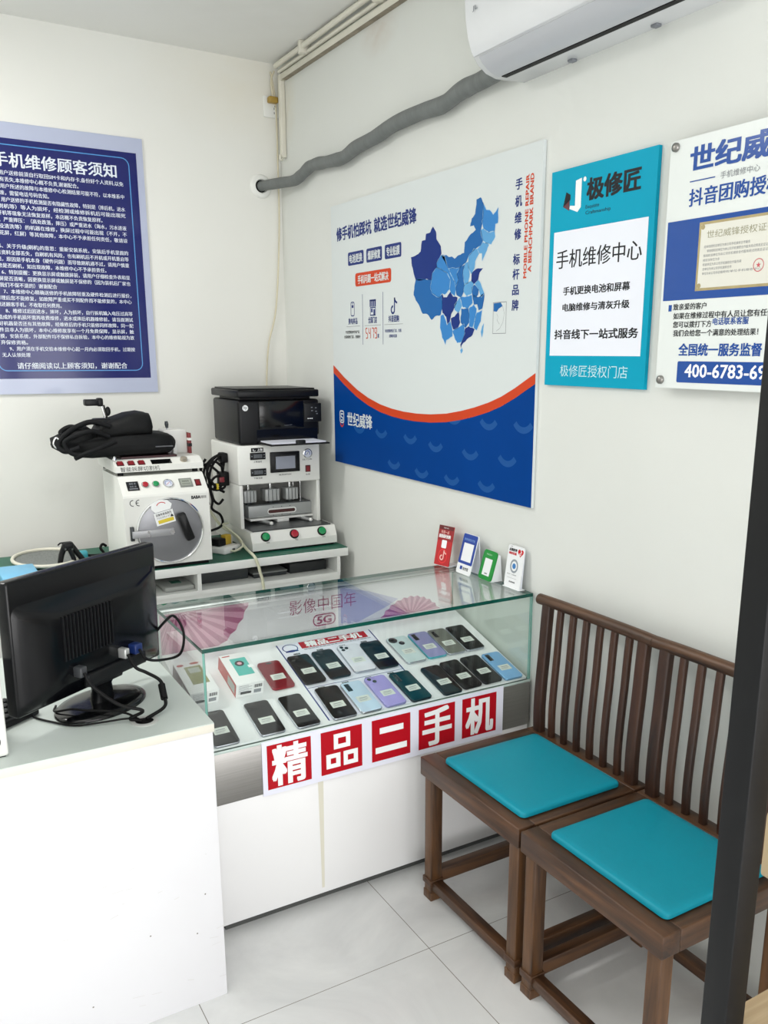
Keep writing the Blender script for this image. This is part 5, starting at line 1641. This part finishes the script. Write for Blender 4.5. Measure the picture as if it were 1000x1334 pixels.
def white_card(t, hw, h, lean):
    m, P = face(t, hw, h, lean, CW, th=0.003, r=0.007)
    P.text('抖音', -hw * 0.75, h * 0.955, -hw * 0.45, h * 0.975, I_BLACK, 0.0)
    P.text('点亮好评', -hw * 0.85, h * 0.86, hw * 0.15, h * 0.93, I_BLACK, 0.05)
    P.text('领取优惠', -hw * 0.85, h * 0.78, hw * 0.12, h * 0.84, I_RED, 0.04)
    pts = []
    for i in range(28):
        a = 2 * PI * i / 28
        pts.append((hw * 0.60 + 0.0009 * 16 * math.sin(a) ** 3, h * 0.865 + 0.0009 * (13 * math.cos(a) - 5 * math.cos(2 * a) - 2 * math.cos(3 * a) - math.cos(4 * a))))
    P.poly(pts, I_RED, 0)
    note_icon(P, hw * 0.61, h * 0.80, h * 0.12, I_WHITE, 1)
    P.ring(0.0, h * 0.52, hw * 0.50, hw * 0.15, mat('card_ring_grey', '#8f979f', 0.4), 0, ratio=1.1)
    P.disc(0.0, h * 0.52, hw * 0.22, mat('card_ring_blue', '#3a79b8', 0.35), 1)
    P.text('微信扫一扫查看更多', -hw * 0.75, h * 0.30, hw * 0.45, h * 0.325, I_BLACK, 0)
    P.rect(-hw * 0.7, h * 0.225, hw * 0.5, h * 0.23, I_GREY, 0)
    P.text('抖音来客', -hw * 0.4, h * 0.12, hw * 0.35, h * 0.155, I_BLACK, 0.03)
    m.build('card_panel')
    m = MB(t, local=True)
    m.box(-0.006, 0.020, -hw - 0.004, hw, 0.0, 0.0028, CW, 0.001)
    sa, ca = math.sin(lean), math.cos(lean)
    m.prism([(0.004, 0.0028), (h * sa + 0.003, h * ca - 0.003), (h * sa + 0.006, h * ca - 0.004), (0.013, 0.0028)], 'y', -hw + 0.003, hw - 0.003, mat('card_backing', '#dfe2ea', 0.3)); m.build('stand')
card('card_stand', 'red payment card standing at the back of the glass top', -1.515, -0.070, 0.037, 0.142, 0.20, (red_card, 0.20))
card('card_stand', 'blue and white payment card beside the red one', -1.657, -0.074, 0.042, 0.138, 0.26, (blue_card, 0.0))
card('card_stand', 'small green payment card with rounded corners', -1.758, -0.056, 0.040, 0.100, 0.28, (green_card, -0.06))
card('card_stand', 'white card with a red heart at the front corner of the glass top', -1.884, -0.037, 0.041, 0.136, 0.13, (white_card, 0.0))


# ================================================================== white counter on the left
CTW = mat('counter_white', '#dddde0', 0.4, noise=0.02, nscale=2.5)
CTOP = mat('counter_top_grey_white', '#c9d2cd', 0.3, noise=0.015, nscale=4)
CEDGE = mat('counter_edge_cream', '#dcd8cc', 0.45, noise=0.03)
t = thing('counter', 'white service counter at the lower left with a cable grommet', 'counter', (-1.85, -1.85, 0))
m = MB(t)
m.box(-2.60, -1.121, -2.184, -1.45, 0.736, 0.738, CTOP)
m.box(-2.60, -1.121, -2.184, -1.45, 0.716, 0.736, CEDGE, 0.001)
m.build('worktop')
m = MB(t); m.box(-2.59, -1.124, -2.180, -2.162, 0.0, 0.716, CTW, 0.001)
P = Print(m, (0, -2.180, 0), (1, 0, 0), (0, 0, 1), (0, -1, 0))
SCUFF = mat('scuff_grey', '#d3d2d1', 0.6)
for k in range(26):
    u, v = rnd.uniform(-1.50, -1.14), rnd.uniform(0.03, 0.45) if k < 20 else rnd.uniform(0.45, 0.66)
    L = rnd.uniform(0.004, 0.03); a = rnd.uniform(-0.3, 0.3)
    P.strip([(u, v), (u + L * math.cos(a), v + L * math.sin(a))], rnd.uniform(0.0006, 0.0016), SCUFF)
for u, v in ((-1.165, 0.30), (-1.30, 0.235), (-1.19, 0.20), (-1.44, 0.10)):
    P.disc(u, v, 0.002, mat('chip_dark', '#77736c', 0.6), 0, n=8)
m.build('front_panel')
for x in (-2.59, -1.142):
    m = MB(t); m.box(x, x + 0.018, -2.162, -1.46, 0.0, 0.716, CTW, 0.001); m.build('side_panel')
m = MB(t)
m.lathe([(0.021, 0.0), (0.021, 0.0025), (0.027, 0.003), (0.031, 0.0015), (0.031, 0.0)], (-1.257, -2.092, 0.738), (0, 0, 1), mat('grommet_grey', '#b4b6b3', 0.35), n=32)
m.lathe([(0.0, 0.0004), (0.0212, 0.0004)], (-1.257, -2.092, 0.738), (0, 0, 1), RUBBER, n=24)
m.build('cable_grommet')

# ------------------------------------------------------------------ monitor seen from behind
ZM = 0.738
MA = math.radians(34.6)
t = thing('monitor', 'black monitor seen from behind on an oval stand on the counter', 'monitor', (-1.322, -1.938, ZM + 0.0006), (0, 0, MA))
# local frame: x along the panel, -y faces the camera (back of the monitor)
MBK = mat('monitor_black', '#07080b', 0.2, noise=0.06, nscale=20, spec=0.28)
W2, ZB, ZTp = 0.230, 0.056, 0.364
XM = -0.012
YP = 0.012
m = MB(t, local=True)
tilt = Matrix.Translation((0, YP, ZB)) @ Matrix.Rotation(math.radians(1.0), 4, 'X') @ Matrix.Translation((0, -YP, -ZB))
TV = lambda x, y, z: tilt @ Vector((x, y, z))
m.box(XM - W2, XM + W2, YP - 0.014, YP + 0.020, ZB, ZTp, MBK, 0.008, 3, M=tilt)
# swollen rear shell stepping in towards the middle
def rearring(x0, x1, z0, z1, y, r=0.02):
    return [TV(a, y, b) for a, b in rr(x0, z0, x1, z1, r, 4)]
m.loft([rearring(XM - W2 + 0.006, XM + W2 - 0.006, ZB + 0.006, ZTp - 0.055, YP - 0.013), rearring(XM - W2 + 0.018, XM + W2 - 0.018, ZB + 0.014, ZTp - 0.066, YP - 0.022),
        rearring(XM - 0.150, XM + 0.150, ZB + 0.040, ZTp - 0.085, YP - 0.040, 0.03), rearring(XM - 0.135, XM + 0.135, ZB + 0.052, ZTp - 0.098, YP - 0.044, 0.03)], MBK)
for k in range(15):
    x = XM - 0.115 + k * 0.0105
    m.box(x - 0.002, x + 0.002, YP - 0.0475, YP - 0.040, ZTp - 0.205, ZTp - 0.100, BLACK, 0, 1, M=tilt)
m.build('rear_shell')
m = MB(t, local=True)
m.box(XM - W2 + 0.012, XM + W2 - 0.012, YP + 0.0195, YP + 0.0215, ZB + 0.022, ZTp - 0.012, mat('screen_dark', '#0a0c10', 0.08), M=tilt)
m.build('screen')
m = MB(t, local=True)
m.box(XM - 0.06, XM + 0.135, YP - 0.052, YP - 0.036, ZB + 0.020, ZB + 0.052, BLACK, 0.004, 2, M=tilt)
for x, mt, w in ((0.095, mat('vga_blue', '#152a60', 0.4), 0.013), (0.055, mat('port_silver', '#c6c8c6', 0.3, metal=0.5), 0.008), (-0.085, mat('port_grey', '#3b3d40', 0.4), 0.010)):
    m.box(XM + x - w, XM + x + w, YP - 0.066, YP - 0.040, ZB + 0.058, ZB + 0.083, mt, 0.003, 2, M=tilt)
m.build('port_strip')
m = MB(t, local=True)
m.loft([[(0.034 * math.cos(2 * PI * i / 20), -0.004 + 0.022 * math.sin(2 * PI * i / 20), 0.010) for i in range(20)], [(0.028 * math.cos(2 * PI * i / 20), -0.006 + 0.019 * math.sin(2 * PI * i / 20), 0.055) for i in range(20)], [(0.040 * math.cos(2 * PI * i / 20), -0.014 + 0.021 * math.sin(2 * PI * i / 20), 0.078) for i in range(20)]], BGLOSS)
m.box(-0.045, 0.045, -0.036, 0.0, 0.066, 0.100, BLACK, 0.006)
m.build('neck')
m = MB(t, local=True)
rings = []
for k, z in ((1.0, 0.0), (1.0, 0.004), (0.96, 0.009), (0.80, 0.013), (0.3, 0.016)):
    rings.append([(0.122 * k * math.cos(2 * PI * i / 48), 0.088 * k * math.sin(2 * PI * i / 48), z) for i in range(48)])
m.loft(rings, BGLOSS)
m.build('stand_base')

def mon(x, y, z):
    c_, s_ = math.cos(MA), math.sin(MA)
    p = tilt @ Vector((x, y, z))
    return (-1.322 + c_ * p.x - s_ * p.y, -1.938 + s_ * p.x + c_ * p.y, ZM + p.z)
GR = (-1.257, -2.092, 0.740)
vx, vy, vz = mon(XM + 0.095, YP - 0.066, ZB + 0.070)
t = thing('video_cable', 'black video cable looping out at the right edge of the monitor down to the grommet', 'cable', (vx, vy, ZM))
m = MB(t)
e1 = mon(XM + 0.19, YP - 0.055, ZB + 0.05)
m.tube([(vx, vy - 0.002, vz), (vx + 0.012, vy - 0.018, vz - 0.022), (e1[0] - 0.01, e1[1] - 0.03, e1[2] - 0.03), (e1[0] + 0.045, e1[1] + 0.0, e1[2] - 0.032), (e1[0] + 0.068, e1[1] + 0.04, e1[2] + 0.01), (e1[0] + 0.05, e1[1] + 0.05, e1[2] + 0.055), (e1[0] + 0.020, e1[1] + 0.035, e1[2] + 0.05), mon(XM + 0.20, YP + 0.035, ZB + 0.01), mon(XM + 0.13, YP + 0.045, ZB - 0.02), mon(XM + 0.05, YP + 0.05, ZB - 0.04)], 0.0036, RUBBER, n=8)
m.build('lead')
px, py, pz = mon(XM + 0.055, YP - 0.066, ZB + 0.070)
t = thing('power_cable', 'black cable with a thick ferrite block running from the monitor to the grommet', 'cable', (px, py, ZM))
m = MB(t)
pp = [(px, py - 0.002, pz), (px + 0.012, py - 0.02, pz - 0.03), (px + 0.035, py - 0.03, pz - 0.045), (px + 0.060, py - 0.055, 0.800), (px + 0.0585, py - 0.085, 0.775), (px + 0.052, py - 0.11, 0.755), (GR[0] + 0.006, GR[1] + 0.004, 0.742)]
m.tube(pp, 0.0042, RUBBER, n=8)
m.build('lead')
m = MB(t); m.tube([(px + 0.060, py - 0.062, 0.793), (px + 0.057, py - 0.093, 0.768)], 0.0085, RUBBER, n=12, smooth=0); m.build('ferrite_block')
qx, qy, qz = mon(XM - 0.085, YP - 0.066, ZB + 0.070)
m = MB()
m.tube([(qx, qy - 0.002, qz), (qx + 0.012, qy - 0.018, qz - 0.03), (qx + 0.06, qy - 0.05, 0.790), (qx + 0.11, qy - 0.06, 0.768), (GR[0] - 0.03, GR[1] + 0.012, 0.747), (GR[0] - 0.004, GR[1], 0.741)], 0.0040, RUBBER, n=8)
tag(m.build('signal_cable'), 'black cable running straight from the left port of the monitor to the grommet', 'cable')
m = MB()
m.tube([(-1.42, -1.90, 0.742), (-1.43, -1.955, 0.75), (-1.40, -1.99, 0.762), (-1.37, -2.01, 0.760), (-1.33, -2.03, 0.757), (-1.29, -2.055, 0.752), (GR[0] - 0.008, GR[1] + 0.006, 0.741)], 0.0028, RUBBER, n=8)
m.tube([(-1.47, -1.87, 0.742), (-1.475, -1.94, 0.742), (-1.44, -2.0, 0.742), (-1.40, -2.045, 0.742), (-1.34, -2.065, 0.745), (-1.29, -2.078, 0.747), (GR[0] - 0.006, GR[1] - 0.004, 0.741)], 0.0026, RUBBER, n=8)
tag(m.build('thin_lead'), 'pair of thin black leads lying across the monitor stand', 'cable')

# keyboard lying behind the monitor, and the white device cut by the left edge
t = thing('keyboard', 'black keyboard end showing under the left of the monitor', 'keyboard', (-1.60, -1.93, ZM + 0.0005), (0, 0, MA))
m = MB(t, local=True); m.box(-0.10, 0.120, -0.075, 0.06, 0.0, 0.016, BLACK, 0.005); m.build('casing')
m = MB(t, local=True)
for r in range(4):
    for k in range(10):
        m.box(-0.094 + k * 0.022, -0.076 + k * 0.022, -0.061 + r * 0.027, -0.039 + r * 0.027, 0.016, 0.021, BLACK, 0.002, 1)
m.build('keys')
t = thing('desk_printer', 'white plastic device with a dark knob at the left edge of the counter', 'device', (-1.66, -2.06, ZM))
m = MB(t); m.box(-1.78, -1.549, -2.130, -1.99, ZM + 0.002, ZM + 0.190, WPLAST, 0.006, 3)
m.box(-1.775, -1.555, -2.125, -1.995, ZM, ZM + 0.003, BLACK)
m.build('casing')
m = MB(t); m.lathe([(0.013, 0), (0.012, 0.007), (0.0, 0.008)], (-1.575, -2.130, ZM + 0.038), (0, -1, 0), BLACK, n=22); m.build('knob')

# ================================================================== two wooden chairs along the right wall
WX = wood_mat('walnut_grain_x', '#2e1b0f', '#664529', 0)
WY = wood_mat('walnut_grain_y', '#2c1a0e', '#634228', 1)
WZ = wood_mat('walnut_grain_z', '#352010', '#76512f', 2)
WD = wood_mat('walnut_dark_z', '#26150d', '#492c1c', 2)
def chair_parts(t, yl):
    """local: x from the wall (0) to the front (-), y from yl (far, 0) towards the camera (-)"""
    W = 0.462
    SHT = 0.450
    xf, xb = -0.488, -0.050
    for x in (xf, xb - 0.052):
        m = MB(t, local=True); m.box(x, x + 0.052, -W, 0, 0.395, SHT, WY, 0.003); m.build('seat_rail')
    for y in (-W, -0.055):
        m = MB(t, local=True); m.box(xf + 0.052, xb - 0.052, y, y + 0.055, 0.395, SHT - 0.0004, WX, 0.003); m.build('seat_rail')
    m = MB(t, local=True)
    m.box(xf + 0.050, xb - 0.050, -W + 0.053, -0.053, 0.425, SHT - 0.003, WX)
    m.build('seat_panel')
    for x in (xf + 0.010, xb - 0.044):
        for y in (-0.048, -W + 0.010):
            m = MB(t, local=True)
            m.box(x, x + 0.038, y, y + 0.038, 0.0, 0.397, WZ, 0.003)
            m.box(x - 0.004, x + 0.042, y - 0.004, y + 0.042, 0.048, 0.068, WY, 0.002)
            m.box(x - 0.002, x + 0.040, y - 0.002, y + 0.040, 0.0, 0.026, WZ, 0.002)
            m.build('leg')
    for x in (xf + 0.013, xb - 0.041):
        m = MB(t, local=True); m.box(x, x + 0.032, -W + 0.048, -0.048, 0.036, 0.064, WY, 0.002); m.build('stretcher')
    for y in (-0.044, -W + 0.014):
        m = MB(t, local=True); m.box(xf + 0.048, xb - 0.046, y, y + 0.030, 0.052, 0.092, WX, 0.002); m.build('stretcher')
    def curve(y, x0=-0.080):
        return [(x0, y, 0.440), (x0 - 0.002, y, 0.52), (x0 + 0.001, y, 0.60), (x0 + 0.008, y, 0.70), (x0 + 0.013, y, 0.79), (x0 + 0.018, y, 0.858)]
    for y in (-0.034, -W + 0.034):
        m = MB(t, local=True)
        rings = [[(p.x + a, p.y + b, p.z) for a, b in rr(-0.013, -0.0175, 0.013, 0.0175, 0.006, 3)] for p in catmull(curve(y), 4)]
        m.loft(rings, WD)
        m.build('back_post')
    for k in range(6):
        y = -0.034 - (W - 0.068) * (k + 1) / 7
        m = MB(t, local=True)
        rings = [[(p.x + a, p.y + b, p.z) for a, b in rr(-0.009, -0.0105, 0.009, 0.0105, 0.006, 3)] for p in catmull(curve(y, -0.078), 4)]
        m.loft(rings, WD)
        m.build('spindle')
    m = MB(t, local=True)
    m.tube([(-0.062, 0.008, 0.858), (-0.062, -0.1, 0.860), (-0.062, -W + 0.1, 0.860), (-0.062, -W + 0.0005, 0.858)], 0.0165, WY, n=16, smooth=4)
    m.build('top_rail')
chair = thing('wooden_chair', 'dark wooden spindle-back chair beside the display case', 'chair', (-0.005, -2.075, 0), group='wooden chairs along the right wall')
chair_parts(chair, 0)
chair2 = copy_tree(chair)
chair2.location = (-0.005, -2.546, 0)
chair2['label'] = 'dark wooden spindle-back chair in front, partly behind the black metal post'

CUSH = mat('cushion_turquoise', '#0d8da2', 0.42, noise=0.03, nscale=5, bump=0.15, bscale=120, spec=0.25)
def cushion(label, x0, x1, y0, y1, group):
    m = MB()
    rings = []
    for ins, z in ((0.004, 0.4505), (0.0, 0.4535), (0.0, 0.4615), (0.0018, 0.4655), (0.006, 0.4680), (0.020, 0.4690), (0.07, 0.4700), (0.13, 0.4705)):
        rings.append([(a, b, z) for a, b in rr(x0 + ins, y0 + ins, x1 - ins, y1 - ins, max(0.014 - ins * 0.3, 0.004), 6)])
    m.loft(rings, CUSH)
    o = m.build('seat_cushion')
    return tag(o, label, 'cushion', group)
cushion('turquoise seat cushion on the chair beside the display case', -0.458, -0.128, -2.508, -2.146, 'turquoise seat cushions')
cushion('turquoise seat cushion on the nearer chair, partly behind the black post', -0.453, -0.130, -2.977, -2.604, 'turquoise seat cushions')

# ================================================================== black metal rack at the right edge
t = thing('display_rack', 'black square-tube rack with pale wooden shelves at the right edge', 'rack', (-0.42, -3.60, 0))
RK_ = mat('rack_black', '#0c0d0f', 0.5, noise=0.05, nscale=30, spec=0.25)
OAKX = wood_mat('pale_oak_x', '#a28a68', '#c9b491', 0, 0.5)
for x in (-0.825, -0.075):
    for y in (-3.41, -3.86):
        m = MB(t); m.box(x, x + 0.040, y, y + 0.040, 0.0, 2.05, RK_, 0.002); m.build('post')
for z in (0.620, 1.990):
    for y in (-3.405, -3.855):
        m = MB(t); m.box(-0.785, -0.075, y, y + 0.030, z, z + 0.030, RK_, 0.002); m.build('crossbar')
    for x in (-0.820, -0.070):
        m = MB(t); m.box(x, x + 0.030, -3.82, -3.41, z, z + 0.030, RK_, 0.002); m.build('crossbar')
m = MB(t); m.box(-0.784, -0.036, -3.86, -3.373, 0.650, 0.675, OAKX, 0.003); m.build('shelf_board')
m = MB(t)
m.prism(rr(-0.741, 0.880, -0.080, 0.985, 0.012, 5), 'y', -3.405, -3.380, mat('pale_oak_panel', '#b9a582', 0.5, noise=0.05, nscale=6), False)
m.box(-0.745, -0.075, -3.86, -3.405, 0.96, 0.985, OAKX, 0.002)
m.build('upper_shelf')
